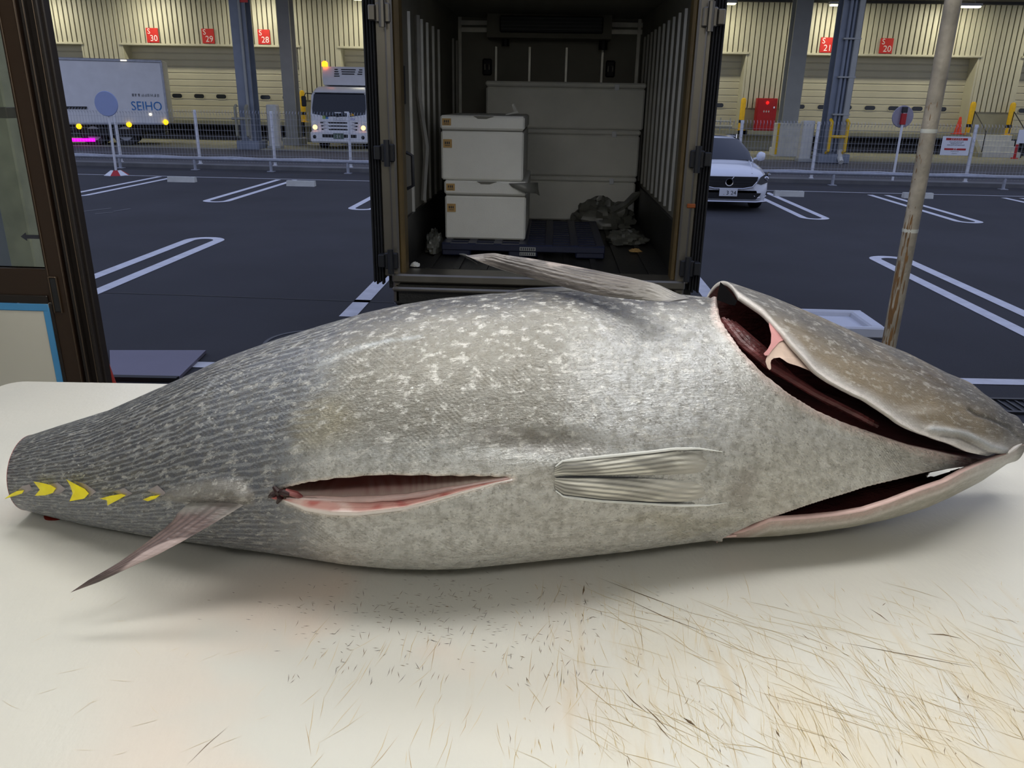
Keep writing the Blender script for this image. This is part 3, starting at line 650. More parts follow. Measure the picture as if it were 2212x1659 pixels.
parts('grille_slat', cv(MB().box(-.57, .57, -.058, -.048, .66, .672).box(-.55, .55, -.058, -.048, .60, .612).box(-.5, .5, -.058, -.048, .545, .555)), m_black, t)
part('grille_trim', cv(MB().tube([(x_, -.05, z_) for x_, z_ in gp[2:]+gp[:0]], .012, 6)), m_chrome, t)
part('emblem', cv(MB().lathe([(.065, -.075), (.085, -.08), (.085, -.06), (.065, -.06), (.065, -.075)], 24, (0, 0, .625), axis=1).tube([(.05, -.075, .69), (.09, -.075, .735)], .01, 6)), m_chrome, t)
part('lower_intake', cv(MB().prism([(-.70, .40), (.70, .40), (.60, .27), (-.60, .27)], -.045, .05, axis=1)), m_black, t)
part('chrome_strip', cv(MB().tube([(-.86, .12, .22), (-.6, -.035, .215), (.6, -.035, .215), (.86, .12, .22)], .018, 6)), m_chrome, t)
part('number_plate', cv(MB().box(-.19, .19, -.085, -.065, .33, .50, .004)), m_white, t)
part('plate_lettering', cv(MB().text('・3 24', .115, (.03, -.087, .395), (1, 0, 0), (0, 0, 1)).text('品川 300', .035, (0, -.087, .47), (1, 0, 0), (0, 0, 1)) if False else MB().text('. 3 24', .12, (.03, -.087, .40), (1, 0, 0), (0, 0, 1))), m_ink, t, smooth=0)
part('sunroof', cv(MB().add([(-.4, 2.35, 1.481), (.4, 2.35, 1.481), (.4, 2.9, 1.492), (-.4, 2.9, 1.492)], [(0, 1, 2, 3)])), m_glassd, t, nrm=False)
parts('roof_rail', cv(MB().tube([(.55, 2.4, 1.46), (.54, 3.9, 1.44)], .018, 6).tube([(-.55, 2.4, 1.46), (-.54, 3.9, 1.44)], .018, 6)), m_galv, t)

# ---- delivery truck with open rear, backed up to the shop
YR, YB, XL, XR, ZB, ZT = 4.85, 8.12, -.92, .81, .90, 2.66
t = thing('delivery_truck', 'delivery truck with its dark cargo box open, backed up behind the tuna', 'truck', (-.05, 6.5, 0))
part('side_wall', MB().box(XL-.055, XL, YR+.06, YB+.1, ZB-.05, ZT+.1), m_wall, t)
part('side_wall', MB().box(XR, XR+.028, YR+.06, YB+.1, ZB-.05, ZT+.1), m_wall, t)
part('bulkhead', MB().box(XL-.1, XR+.1, YB, YB+.1, ZB-.05, ZT+.1), m_wall, t)
part('roof', MB().box(XL-.1, XR+.1, YR, YB+.1, ZT, ZT+.1), m_wall, t)
part('bed_floor', MB().box(XL-.1, XR+.1, YR+.1, YB+.1, ZB-.12, ZB), m_bed, t)
for i, xx in enumerate(np.linspace(XL+.15, XR-.15, 9)): part('floor_rib', MB().box(xx-.02, xx+.02, YR+.12, YB-.01, ZB, ZB+.012), m_bed, t)
sk = MB().box(XL, XL+.02, YR+.15, YB, ZB, 1.22); part('kick_plate', sk, m_bed, t); sk = MB().box(XR-.02, XR, YR+.15, YB, ZB, 1.22); part('kick_plate', sk, m_bed, t)
# rear frame
part('rear_post', MB().box(XL-.045, XL+.0, YR-.05, YR+.07, .72, ZT+.1, .012), m_steel, t)
part('rear_post', MB().box(XR-.03, XR+.03, YR-.05, YR+.07, .72, ZT+.1, .012), m_steel, t)
part('sealing_strip', MB().box(XL, XL+.035, YR-.03, YR+.09, ZB, ZT, .008), m_gold, t)
part('sealing_strip', MB().box(XR-.055, XR-.03, YR-.03, YR+.09, ZB, ZT, .008), m_gold, t)
part('sill', MB().box(XL-.045, XR+.03, YR-.08, YR+.12, ZB-.045, ZB+.01, .01), m_steel, t)
part('rear_crossmember', MB().box(XL-.045, XR+.03, YR-.05, YR+.08, .70, ZB-.045, .02), m_bed, t)
part('rear_lip', MB().box(XL-.045, XR+.03, YR-.09, YR-.04, .80, .83, .01), m_steel, t)
part('chassis', MB().box(-.5, .4, YR+.1, YB+1.9, .45, .78, .02), m_black, t)
for s_ in (-1, 1):
    put_wheel(-.05+s_*.72, 7.2, .36, .34, t, m_galv); put_wheel(-.05+s_*.76, 9.3, .36, .24, t, m_galv)
part('cab', MB().prism([(YB+.3, .5), (YB+2.0, .5), (YB+2.1, 1.3), (YB+1.75, 2.05), (YB+.35, 2.1)], -.95, .85, axis=0), m_white, t)
# doors folded back along the sides
for s_, xo, nm in ((-1, XL-.045, 'left'), (1, XR+.03, 'right')):
    a, b = (xo-.13, xo-.06) if s_ < 0 else (xo+.03, xo+.10)
    d = part('door', MB().box(a, b, YR+.02, YR+1.0, ZB-.05, ZT+.35, .01), m_wall, t)
    gk = MB()
    for i in range(4): gk.box(a+(b-a)*(i+.1)/4, a+(b-a)*(i+.85)/4, YR-.02, YR+.03, ZB-.06-.012*(i % 2), ZT+.35, .004)
    part('door_gasket', gk, m_black, d)
    xin = xo-.06 if s_ < 0 else xo
    part('hinge_strip', MB().box(xin, xin+(.06 if s_ < 0 else .03), YR-.01, YR+.04, ZB-.02, ZT+.2, .006), m_steel, d)
    for zz in (2.38, 1.63, .99):
        hm = MB().box(xo-.04, xo+.04, YR-.085, YR-.05, zz-.05, zz+.05, .006); hm.tube([(xo, YR-.10, zz-.075), (xo, YR-.10, zz+.075)], .018, 8); hm.box(xo-.06*(1 if s_ < 0 else -1)-.02, xo-.06*(1 if s_ < 0 else -1)+.02, YR-.09, YR-.02, zz-.04, zz+.04, .005)
        part('hinge', hm, m_blk2 if zz < 2 else m_steel, d)
part('clearance_lamp', MB().box(XR+.0, XR+.05, YR-.065, YR-.05, 1.35, 1.375, .004), mat('amber reflector', (150, 78, 28), .4), t, label='amber reflector')
# rails on the side walls
rl = part('lashing_rail', MB().prism([(-.022, 0), (.022, 0), (.014, .016), (-.014, .016)], 1.22, 2.44, axis=2), m_rail, t, local=True)
V = [(v.co[0], v.co[1], v.co[2]) for v in rl.data.vertices]
for v in rl.data.vertices: v.co = (v.co[1], v.co[0], v.co[2])
rl.location = (XL+.05-.05+.05, 5.33-6.5, 0); rl.location.x = XL+.05
for yy in (5.84, 6.09, 6.38, 6.68, 7.62, 7.9): inst(rl, (XL+.05, yy-6.5, 0), t)
bent = MB().tube([(XL+.02, 5.56, 2.44), (XL+.02, 5.56, 1.95), (XL+.05, 5.66, 1.62), (XL+.03, 5.60, 1.26)], .018, 4); part('bent_rail', bent, m_rail, t, label='bent lashing rail')
for yy in np.linspace(5.42, 7.75, 10):
    o = inst(rl, (XR+.05, yy-6.5, .02), t); o.scale = (-1, 1, 1.01)
part('grab_handle', MB().tube([(XL+.02, 5.02, 1.62), (XL+.06, 5.02, 1.6), (XL+.06, 5.02, 1.42), (XL+.02, 5.02, 1.40)], .012, 6), m_blk2, t)
part('wall_notice', MB().box(XL+.001, XL+.004, 5.1, 5.16, 1.9, 2.12), m_ink, t)
for xx in (-.56, -.24, .11, .45): part('bulkhead_strip', MB().box(xx-.014, xx+.014, YB-.018, YB, 2.10, 2.41, .004), m_rail, t)
for xx in (-.645, .53):
    part('lashing_ring', MB().box(xx-.045, xx+.045, YB-.03, YB-.005, 2.15, 2.30, .015).tube([(xx-.02, YB-.04, 2.2), (xx-.02, YB-.05, 2.25), (xx+.02, YB-.05, 2.25), (xx+.02, YB-.04, 2.2)], .008, 6, m=1), [m_black, m_rail], t)
for zz in (2.55, 2.61): parts('bulkhead_rail', MB().box(XL, -.45, YB-.02, YB, zz-.02, zz+.02).box(.50, XR, YB-.02, YB, zz-.02, zz+.02), m_rail, t)
parts('corner_trim', MB().box(XL, XL+.03, YB-.03, YB, ZB, ZT).box(XR-.045, XR-.015, YB-.03, YB, ZB, ZT), m_rail, t)
ev = part('evaporator', MB().prism([(YB-.42, 2.46), (YB, 2.46), (YB, ZT), (YB-.36, ZT)], -.62, .50, axis=0), m_wall, t, label='cooling evaporator at the front of the cargo box')
part('evaporator_grille', MB().box(-.50, .42, YB-.44, YB-.41, 2.50, ZT-.02, .01), m_black, ev)
fv = MB()
for zz in (2.53, 2.56, 2.59, 2.62): fv.box(-.49, .41, YB-.448, YB-.44, zz-.004, zz+.004)
parts('evaporator_fin', fv, m_blk2, ev)
parts('drain_cap', MB().lathe([(.035, -.06), (.035, 0)], 10, (-.46, YB-.2, 2.46)).lathe([(.04, -.08), (.04, 0)], 10, (.44, YB-.2, 2.46)), m_black, ev)

# ---- cargo
pt = thing('plastic_pallet', 'dark blue plastic pallet with pale labels under the front foam boxes', 'pallet', (-.17, 5.9, ZB+.012))
PX0, PX1, PY0, PY1, PZ = -.74, .385, 5.42, 6.62, 1.0
for yy in (PY0, (PY0+PY1)/2-.07, PY1-.14):
    for xx in (PX0, (PX0+PX1)/2-.1, PX1-.2): part('foot', MB().box(xx, xx+.2, yy, yy+.14, ZB+.012, PZ-.03, .008), m_pal, pt)
for i in range(12):
    yy = PY0+.0+i*(PY1-PY0-.06)/11; part('deck_slat', MB().box(PX0, PX1, yy, yy+.055, PZ-.03, PZ-.004, .005), m_pal, pt)
for i in range(7):
    xx = PX0+i*(PX1-PX0-.06)/6; part('deck_bar', MB().box(xx, xx+.06, PY0, PY1, PZ-.028, PZ, .005), m_pal, pt)
part('skirt', MB().box(PX0, PX1, PY0-.008, PY0+.012, ZB+.05, PZ-.005, .005), m_pal, pt)
lbm = MB().box(-.2, -.09, PY0-.011, PY0-.008, .958, .983).box(-.2, -.09, PY0-.011, PY0-.008, .925, .948); parts('label', lbm, m_grey, pt)
tx = MB()
for i in range(7): tx.box(-.193+i*.0145, -.185+i*.0145, PY0-.0125, PY0-.0115, .962, .979, m=0); tx.box(-.193+i*.0145, -.187+i*.0145, PY0-.0125, PY0-.0115, .929, .944)
part('label_lettering', tx, m_ink, pt, smooth=0, nrm=False)

def foam_box(name, lab, x0, x1, y0, y1, z0, zl, z1, group, tags=True):
    t = thing(name, lab, 'box', ((x0+x1)/2, (y0+y1)/2, z0), 0, group)
    part('body', MB().box(x0+.004, x1-.004, y0+.004, y1-.004, z0, zl-.004, .012), m_foam, t)
    part('seam', MB().box(x0+.012, x1-.012, y0+.012, y1-.012, zl-.006, zl+.006), m_foamd, t)
    l = part('lid', MB().box(x0, x1, y0, y1, zl+.004, z1, .012), m_foam, t)
    if tags:
        for nm, za, zb, xa in (('tag', zl+.03, z1-.02, x0+.015), ('tag', zl-.115, zl-.06, x0+.02)):
            g_ = part(nm, MB().box(xa, xa+.06, y0-.003, y0, za, zb), m_tape, l if za > zl else t, label='brown paper tag')
            if za > zl or True:
                w_ = MB()
                for i in range(3): w_.box(xa+.012+.013*i, xa+.02+.013*i, y0-.0045, y0-.0035, (za+zb)/2-.005, (za+zb)/2+.012)
                w_.box(xa+.012, xa+.048, y0-.0045, y0-.0035, (za+zb)/2-.016, (za+zb)/2-.012)
                part('tag_writing', w_, m_ink, l if za > zl else t, smooth=0, nrm=False)
        part('pull_notch', MB().prism([((x0+x1)/2-.06, z1-.002), ((x0+x1)/2+.08, z1-.002), ((x0+x1)/2+.03, z1-.02), ((x0+x1)/2-.03, z1-.02)], y0-.002, y0+.01, axis=1), m_foamd, l)
    return t
gp_ = 'foam boxes stacked on the pallet'
foam_box('foam_box', 'tagged white foam box on the pallet, lower of the front two', -.74, -.165, 5.58, 6.6, 1.0, 1.305, 1.402, gp_)
foam_box('foam_box', 'tagged white foam box stacked on another in front, upper of the front two', -.765, -.19, 5.60, 6.62, 1.405, 1.735, 1.83, gp_)
gp_ = 'big plain foam boxes at the back'
for (z0, z1, dx, lb) in ((ZB+.012, 1.30, 0, 'big plain foam box at the back, lowest of three'), (1.303, 1.70, .01, 'big plain foam box at the back, middle of three'), (1.703, 2.085, .03, 'big plain foam box at the back, topmost of three')):
    t = thing('large_foam_box', lb, 'box', (.1, 7.6, z0), 0, gp_)
    part('body', MB().box(-.585, .755+dx, 7.25, 7.95, z0, z1-.045, .014), m_foam, t)
    part('lid', MB().box(-.59, .76+dx, 7.245, 7.955, z1-.042, z1, .012), m_foam, t)
    part('catch', MB().box(.52, .56, 7.235, 7.245, z1-.06, z1-.01, .003), m_white, t)
def crumple(name, lab, loc, rx, ry, rz_, seed, cat='plastic bag', mt=None, nub=None):
    r_ = np.random.default_rng(seed); t = thing(name, lab, cat, loc)
    n, k = 16, 28; A = []; ph = r_.uniform(0, 6, 12)
    for i in range(n+1):
        a = pi/2*(1-i/n); row = []
        for j in range(k):
            b = 2*pi*j/k
            d = 1+.10*sin(3*b+ph[0]+4*a)+.08*sin(5*b-7*a+ph[1])+.05*sin(9*b+11*a+ph[2])+.05*r_.uniform(-1, 1)
            row.append((rx*d*cos(a)*cos(b), ry*d*cos(a)*sin(b), max(0, rz_*d*sin(a))))
        A.append(row)
    mb = MB().grid(np.array(A), closed_v=True); part('film', mb, mt or m_bag, t, local=True, smooth=25)
    if nub: part('knot', MB().tube([np.array(p) for p in nub], [.05, .03, .035, .012], 7), mt or m_bag, t, local=True)
    return t
crumple('plastic_bag', 'crumpled clear plastic bag lying against the lowest big foam box', (.45, 6.95, ZB+.012), .27, .17, .22, 4, nub=[(.1, -.05, .14), (.2, -.06, .2), (.27, -.06, .27), (.31, -.06, .30)])
crumple('plastic_bag', 'crumpled plastic bag on the truck floor left of the pallet', (-.82, 5.62, ZB+.012), .065, .16, .13, 9)
crumple('plastic_bag', 'flat crumpled plastic bag on the truck floor right of the pallet', (.60, 6.2, ZB+.012), .16, .2, .08, 12)
crumple('paper_scrap', 'tiny white paper scrap on the truck sill at left', (-.86, 5.02, ZB+.012), .03, .025, .025, 21, cat='scrap', mt=m_foam)
crumple('leaf_scrap', 'small brown scrap on the truck floor at right', (.63, 5.75, ZB+.012), .045, .03, .02, 22, cat='scrap', mt=m_tape)
def sheet_piece(name, lab, cat, pts, loc, mt, th=.002):
    t = thing(name, lab, cat, loc); P = np.array(pts, float); A = np.stack([P, P[:, ::-1]], 0) if False else P
    mb = MB().grid(A); mb.grid(A+np.array([0, 0, -th])); part('film', mb, mt, t, smooth=60); return t
x0, y0, z0 = -.29, 5.57, 1.40
sheet_piece('plastic_sheet', 'torn plastic sheet sticking out between the two front foam boxes', 'plastic sheet',
  [[(-.29, 5.57, 1.392), (-.27, 5.565, 1.375), (-.26, 5.56, 1.37)], [(-.2, 5.54, 1.40), (-.19, 5.52, 1.36), (-.18, 5.53, 1.34)], [(-.12, 5.6, 1.40), (-.11, 5.56, 1.36), (-.1, 5.57, 1.33)], [(-.09, 5.66, 1.395), (-.085, 5.62, 1.35), (-.075, 5.62, 1.31)]], (-.2, 5.6, 1.403), m_bag)
sheet_piece('plastic_sheet', 'thin curled plastic strip lying on top of the upper front foam box', 'plastic sheet',
  [[(-.36, 5.95, 1.834), (-.34, 5.95, 1.835), (-.33, 5.95, 1.834)], [(-.28, 6.0, 1.85), (-.26, 6.0, 1.86), (-.25, 6.0, 1.85)], [(-.30, 6.05, 1.90), (-.29, 6.05, 1.91), (-.28, 6.05, 1.90)]], (-.3, 5.95, 1.832), m_foam)

# ================================================================== just outside the shop
q = (1.2, 2.7)
t = thing('rusty_pole', 'grey pipe pole with brown rust streaks standing right of the open doorway', 'pole', (q[0], q[1], 0))
part('pipe', MB().tube([(0, 0, 0), (0, 0, 3.0)], .0243, 20), None or mat('pole paint', (124, 118, 108), .6, var=.3, scale=14, bump=.3, bscale=60), t, local=True)
part('base_plate', MB().box(-.08, .08, -.08, .08, 0, .012, .004), m_rust, t, local=True)
rs = MB(); rr = random.Random(11)
for i in range(120):
    z_ = .95+rr.random()**1.8*1.0; a0 = pi*1.5+rr.gauss(-.75, .38)*(1 if z_ < 1.6 else 1.6); h_ = rr.uniform(.02, .15)*(1 if z_ < 1.6 else .2); w_ = rr.uniform(.04, .17)*(1 if z_ < 1.6 else .6)
    pp = [(w_*cos(2*pi*k/7)*rr.uniform(.6, 1), h_/2*sin(2*pi*k/7)*rr.uniform(.6, 1)) for k in range(7)]
    rs.add([(.0246*cos(a0+u), .0246*sin(a0+u), z_+v_) for u, v_ in pp], [tuple(range(7))])
part('rust_patch', rs, m_rust, t, local=True, kind='stuff', smooth=0, nrm=False, label='brown rust patches')
bd = MB()
for z_ in (1.545, 1.86): bd.lathe([(.0247, 0), (.0252, .006), (.0247, .012)], 18, (0, 0, z_))
parts('tape_ring', bd, m_grey, t, local=True)

t = thing('foam_tray', 'upturned white foam box lid lying on the asphalt behind the tuna head', 'tray', (2.55, 7.15, 0))
part('floor_panel', MB().box(-.42, .42, -.28, .28, .0, .05, .01), mat('cool white foam', (226, 228, 234), .7, var=.03), t, local=True)
for (a, b, c, d_) in ((-.45, .45, .26, .32), (-.45, .45, -.32, -.26), (-.45, -.39, -.26, .26), (.33, .45, -.26, .26)):
    part('rim', MB().box(a, b, c, d_, 0, .10, .015), MATS['cool white foam'], t, local=True)
part('raised_panel', MB().box(-.2, .25, -.2, .18, .05, .065, .01), MATS['cool white foam'], t, local=True)
t = thing('ramp_plate', 'flat grey plate lying on the asphalt outside the sliding door', 'plate', (-3.3, 5.55, 0))
pl = [onz(*p)[:2] for p in ((238, 764), (446, 764), (388, 822), (240, 819))]
part('plate', MB().prism([tuple(p) for p in pl], .006, .03, axis=2), m_sheet, t)
part('edge_strip', MB().prism([tuple(pl[3]+np.array([0, -.05])), tuple(pl[2]+np.array([.0, -.05])), tuple(pl[2]+np.array([0, .0])), tuple(pl[3])], 0.004, .035, axis=2), m_black, t)
q = onz(205, 862); cone((q[0], q[1], 0), 'orange traffic cone half hidden behind the sliding door frame', .72)
t = thing('drain_grate', 'dark drain grating on the ground beyond the tuna head at right', 'grate', (3.6, 5.22, 0), .03)
parts('frame', MB().box(-1.1, 3, -.14, -.11, 0, .02).box(-1.1, 3, .11, .14, 0, .02), m_blk2, t, local=True)
part('pit_cover', MB().box(-1.1, 3, -.11, .11, .001, .006), m_black, t, local=True)
gb = part('grate_bar', MB().box(-.008, .008, -.11, .11, .006, .014), m_blk2, t, local=True); gb.location = (-1.08, 0, 0)
for k in range(1, 50): inst(gb, (-1.08+.06*k, 0, 0), t)

# ================================================================== shop room (mostly outside the picture)
part('floor', MB().box(-3.2, 3.4, -2.6, 2.62, -.05, .32), m_floor, kind='structure')
part('ceiling', MB().box(-3.2, 3.4, -2.6, 2.62, 2.9, 3.0), m_plast, kind='structure')
part('wall_left', MB().box(-3.3, -3.2, -2.6, 2.62, .32, 2.9), m_plast, kind='structure')
part('wall_right', MB().box(3.4, 3.5, -2.6, 2.62, .32, 2.9), m_plast, kind='structure')
part('wall_rear', MB().box(-3.2, 3.4, -2.7, -2.6, .32, 2.9), m_plast, kind='structure')
part('wall_front', MB().box(-3.2, 3.4, 2.38, 2.62, 2.76, 2.9).box(-3.2, -2.55, 2.38, 2.62, .32, 2.76).box(3.05, 3.4, 2.38, 2.62, .32, 2.76), m_plast, kind='structure')
part('wall_facade', MB().box(-12, 12, 2.5, 2.62, 3.0, 6.5).box(-12, -3.2, 2.5, 2.62, 0, 3.0).box(3.5, 12, 2.5, 2.62, 0, 3.0), m_plast, kind='structure')
l0 = None
for i, (lx, ly, lp) in enumerate(ROOM_LAMPS):
    lc = kw(lx, ly, 2.9); lb = ['above the tuna tail', 'above the tuna head', 'added by the doorway at left to light the board', 'added by the doorway at right to light the board', 'behind the camera at left', 'behind the camera at right'][i]
    if l0 is None:
        l0 = thing('ceiling_lamp', 'long white fluorescent ceiling lamp '+lb, 'lamp', (*lc[:2], 2.9), PSI, 'ceiling lamps of the shop')
        part('housing', MB().prism([(-.10, 0), (.10, 0), (.07, -.06), (-.07, -.06)], -.62, .62, axis=0), m_white, l0, local=True)
        parts('tube', MB().tube([(-.58, -.04, -.08), (.58, -.04, -.08)], .016, 10).tube([(-.58, .04, -.08), (.58, .04, -.08)], .016, 10), m_wlamp, l0, local=True)
    else: copy_tree(l0, (*lc[:2], 2.9), 'long white fluorescent ceiling lamp '+lb)

# sliding door at left
YD = 2.45
t = thing('door_7', None, None, (-2.0, YD, .32), kind='structure')
XJ = -1.468
def vbox(nm, x0, x1, y0, y1, z0, z1, mt, **k): return part(nm, MB().box(x0, x1, y0, y1, z0, z1, .003), mt, t, **k)
vbox('stile', -1.615, -1.556, YD-.025, YD+.012, .34, 2.5, m_alu)
vbox('stile_lip', -1.5585, -1.556, YD-.029, YD-.025, .34, 2.5, m_edge)
vbox('stile_lip', -1.607, -1.6045, YD-.029, YD-.025, 1.38, 2.5, m_edge)
vbox('frame_post', -1.548, -1.484, YD-.005, YD+.03, .32, 2.76, m_alud)
for xx, yy in ((-1.538, -.025), (-1.5, -.02)): vbox('track_fin', xx-.007, xx+.007, YD+yy, YD-.003, .32, 2.55, m_alud)
for xx, yy in ((-1.532, -.028), (-1.5055, -.023)): vbox('fin_edge', xx-.0012, xx+.0012, YD+yy, YD+yy+.004, .32, 2.55, m_edge)
vbox('middle_rail', -2.52, -1.612, YD-.022, YD+.012, 1.29, 1.40, m_alu)
vbox('middle_rail_lip', -2.52, -1.622, YD-.03, YD-.02, 1.288, 1.315, m_alud)
vbox('top_rail', -2.52, -1.612, YD-.022, YD+.012, 2.42, 2.5, m_alu)
vbox('bottom_rail', -2.52, -1.612, YD-.022, YD+.012, .34, .46, m_alu)
vbox('back_stile', -2.55, -2.50, YD-.022, YD+.02, .34, 2.5, m_alu)
vbox('kick_panel', -2.5, -1.63, YD-.026, YD-.01, .46, 1.272, m_panel)
vbox('masking_tape', -2.5, -1.624, YD-.029, YD-.024, 1.262, 1.287, m_btape)
vbox('masking_tape', -1.645, -1.622, YD-.0285, YD-.024, .46, 1.275, m_btape)
vbox('rubber_seal', -1.622, -1.61, YD-.03, YD-.02, .46, 1.29, m_alud)
vbox('pull_recess', -1.603, -1.581, YD-.031, YD-.026, 1.262, 1.375, m_black)
vbox('pull_edge', -1.6055, -1.603, YD-.033, YD-.026, 1.258, 1.378, m_edge); vbox('pull_edge', -1.581, -1.579, YD-.033, YD-.026, 1.258, 1.378, m_edge); vbox('pull_edge', -1.604, -1.58, YD-.033, YD-.026, 1.374, 1.379, m_edge)
gl = bpy.data.materials.new('door glass'); gl.use_nodes = True
nt = gl.node_tree; nt.nodes.clear(); o_ = nt.nodes.new('ShaderNodeOutputMaterial'); mx = nt.nodes.new('ShaderNodeMixShader'); tr_ = nt.nodes.new('ShaderNodeBsdfTransparent'); gs = nt.nodes.new('ShaderNodeBsdfGlossy'); fn = nt.nodes.new('ShaderNodeFresnel'); fn.inputs[0].default_value = 1.5
tr_.inputs[0].default_value = (.80, .86, .84, 1); gs.inputs['Roughness'].default_value = .02
nt.links.new(fn.outputs[0], mx.inputs[0]); nt.links.new(tr_.outputs[0], mx.inputs[1]); nt.links.new(gs.outputs[0], mx.inputs[2]); nt.links.new(mx.outputs[0], o_.inputs[0])
vbox('glass_pane', -2.5, -1.612, YD-.004, YD+.002, 1.40, 2.42, gl)
q0, q1 = ony(45, 511, YD-.006), ony(96, 511, YD-.006)
am = MB().prism([(q0[0], q0[2]), (q0[0]+.018, q0[2]+.013), (q0[0]+.018, q0[2]+.006), (q1[0], q0[2]+.006), (q1[0], q0[2]-.006), (q0[0]+.018, q0[2]-.006), (q0[0]+.018, q0[2]-.013)], YD-.007, YD-.005, axis=1)
part('arrow_sticker', am, m_ink, t, label='black arrow pointing left')
q0 = ony(15, 300, 3.1)
t = thing('standing_post', 'pale worn post standing outside behind the sliding door glass', 'post', (q0[0], 3.1, 0))
part('post_shaft', MB().box(-.06, .045, -.04, .04, 0, 3.0, .006), mat('worn cream post', (168, 160, 134), .7, var=.25, scale=9), t, local=True)
part('post_band', MB().box(-.063, .048, -.043, .043, 1.84, 1.88, .003), m_edge, t, local=True)
#FISHPART
# ================================================================== cutting table and tuna (table frame, turned by PSI)
ZB_T = 1.19
def kproj(P):                               # table-frame points -> photo pixels
    P = np.asarray(P, float); x, y, z = P[..., 0], P[..., 1], P[..., 2]
    X = x*cos(PSI)-y*sin(PSI); Y = x*sin(PSI)+y*cos(PSI)
    v = np.stack([X-CAM[0], Y-CAM[1], z-CAM[2]], -1); k = v@FW
    return CX+F*(v@RT)/k, CY-F*(v@UP)/k
def kray(px, py):
    px = np.asarray(px, float); py = np.asarray(py, float)
    d = (px-CX)[..., None]/F*RT-(py-CY)[..., None]/F*UP+FW
    x = d[..., 0]*cos(PSI)+d[..., 1]*sin(PSI); y = -d[..., 0]*sin(PSI)+d[..., 1]*cos(PSI)
    return np.stack([x, y, d[..., 2]], -1)
def k_on_z(px, py, z): d = kray(px, py); return np.array([0, 0, HC])+d*((z-HC)/d[..., 2])[..., None]
def k_on_y(px, py, y): d = kray(px, py); return np.array([0, 0, HC])+d*(y/d[..., 1])[..., None]

# ---- table with its thick white board
TX0, TX1, TY0, TY1 = -1.385, 1.30, .50, 2.03
tb = thing('cutting_table', 'big off white cutting board table with knife scars and yellow stains under the tuna', 'table', kw(-.04, 1.26, .32), PSI)
def tl(x, y, z): return (x+.04, y-1.26, z-.32)
def tlv(mb): mb.v = [tl(*p) for p in mb.v]; return mb
bdm = bpy.data.materials.new('worn white board'); bdm.use_nodes = True
nt = bdm.node_tree; N = nt.nodes; L = nt.links; b = N['Principled BSDF']; b.inputs['Roughness'].default_value = .42; b.inputs['Specular IOR Level'].default_value = .35
t_ = N.new('ShaderNodeTexCoord'); sp_ = N.new('ShaderNodeSeparateXYZ'); L.new(t_.outputs['Object'], sp_.inputs[0])
def node(tp, **k):
    n = N.new(tp)
    for a, v in k.items(): setattr(n, a, v)
    return n
def noise(scale, det=4, stretch=None, rough=.5):
    n = N.new('ShaderNodeTexNoise'); n.inputs['Scale'].default_value = scale; n.inputs['Detail'].default_value = det; n.inputs['Roughness'].default_value = rough
    if stretch:
        m = N.new('ShaderNodeMapping'); m.inputs['Scale'].default_value = stretch; L.new(t_.outputs['Object'], m.inputs[0]); L.new(m.outputs[0], n.inputs['Vector'])
    else: L.new(t_.outputs['Object'], n.inputs['Vector'])
    return n.outputs['Fac']
def mrange(x, a, b_, c=0., d=1.):
    n = N.new('ShaderNodeMapRange'); n.inputs[1].default_value = a; n.inputs[2].default_value = b_; n.inputs[3].default_value = c; n.inputs[4].default_value = d
    n.interpolation_type = 'SMOOTHSTEP'; L.new(x, n.inputs[0]); return n.outputs[0]
def mul(a, c):
    n = N.new('ShaderNodeMath'); n.operation = 'MULTIPLY'
    for i, q in enumerate((a, c)):
        if isinstance(q, (int, float)): n.inputs[i].default_value = q
        else: L.new(q, n.inputs[i])
    return n.outputs[0]
def mixc(f, a, c):
    n = N.new('ShaderNodeMix'); n.data_type = 'RGBA'
    if isinstance(f, (int, float)): n.inputs[0].default_value = f
    else: L.new(f, n.inputs[0])
    for i, q in ((6, a), (7, c)):
        if isinstance(q, tuple): n.inputs[i].default_value = (*q, 1)
        else: L.new(q, n.inputs[i])
    return n.outputs[2]
base = lin((208, 205, 195))
c_ = mixc(mul(mrange(noise(2.2), .42, .66), .5), base, lin((196, 195, 187)))
yw = mul(mul(mrange(sp_.outputs[0], -.05, .55), mrange(sp_.outputs[1], -.12, -.45)), mrange(noise(5, 6, (1.6, .7, 1)), .38, .66))
c_ = mixc(mul(yw, .36), c_, lin((214, 190, 138)))
st_ = mul(mul(mrange(sp_.outputs[0], -.2, .3), mrange(sp_.outputs[1], -.0, -.35)), mrange(noise(26, 5, (1.5, .16, 1)), .55, .72))
c_ = mixc(mul(st_, .30), c_, lin((192, 162, 104)))
pk = mul(mul(mrange(sp_.outputs[0], -.62, -.2), mrange(sp_.outputs[0], .25, -.05)), mrange(noise(3.2, 3), .44, .62)); pk = mul(pk, mrange(sp_.outputs[1], -.02, -.2))
c_ = mixc(mul(pk, .42), c_, lin((226, 192, 168)))
L.new(c_, b.inputs['Base Color'])
bp_ = N.new('ShaderNodeBump'); bp_.inputs['Strength'].default_value = .18; bp_.inputs['Distance'].default_value = .004; L.new(noise(120, 5, (1, .5, 1)), bp_.inputs['Height']); L.new(bp_.outputs[0], b.inputs['Normal'])
bm_ = MB()
def rrect(x0, x1, y0, y1, r, n=6):
    out = []
    for cx_, cy_, a0 in ((x1-r, y1-r, 0), (x0+r, y1-r, pi/2), (x0+r, y0+r, pi), (x1-r, y0+r, 1.5*pi)):
        out += [(cx_+r*cos(a0+pi/2*i/n), cy_+r*sin(a0+pi/2*i/n)) for i in range(n+1)]
    return out
rings = []
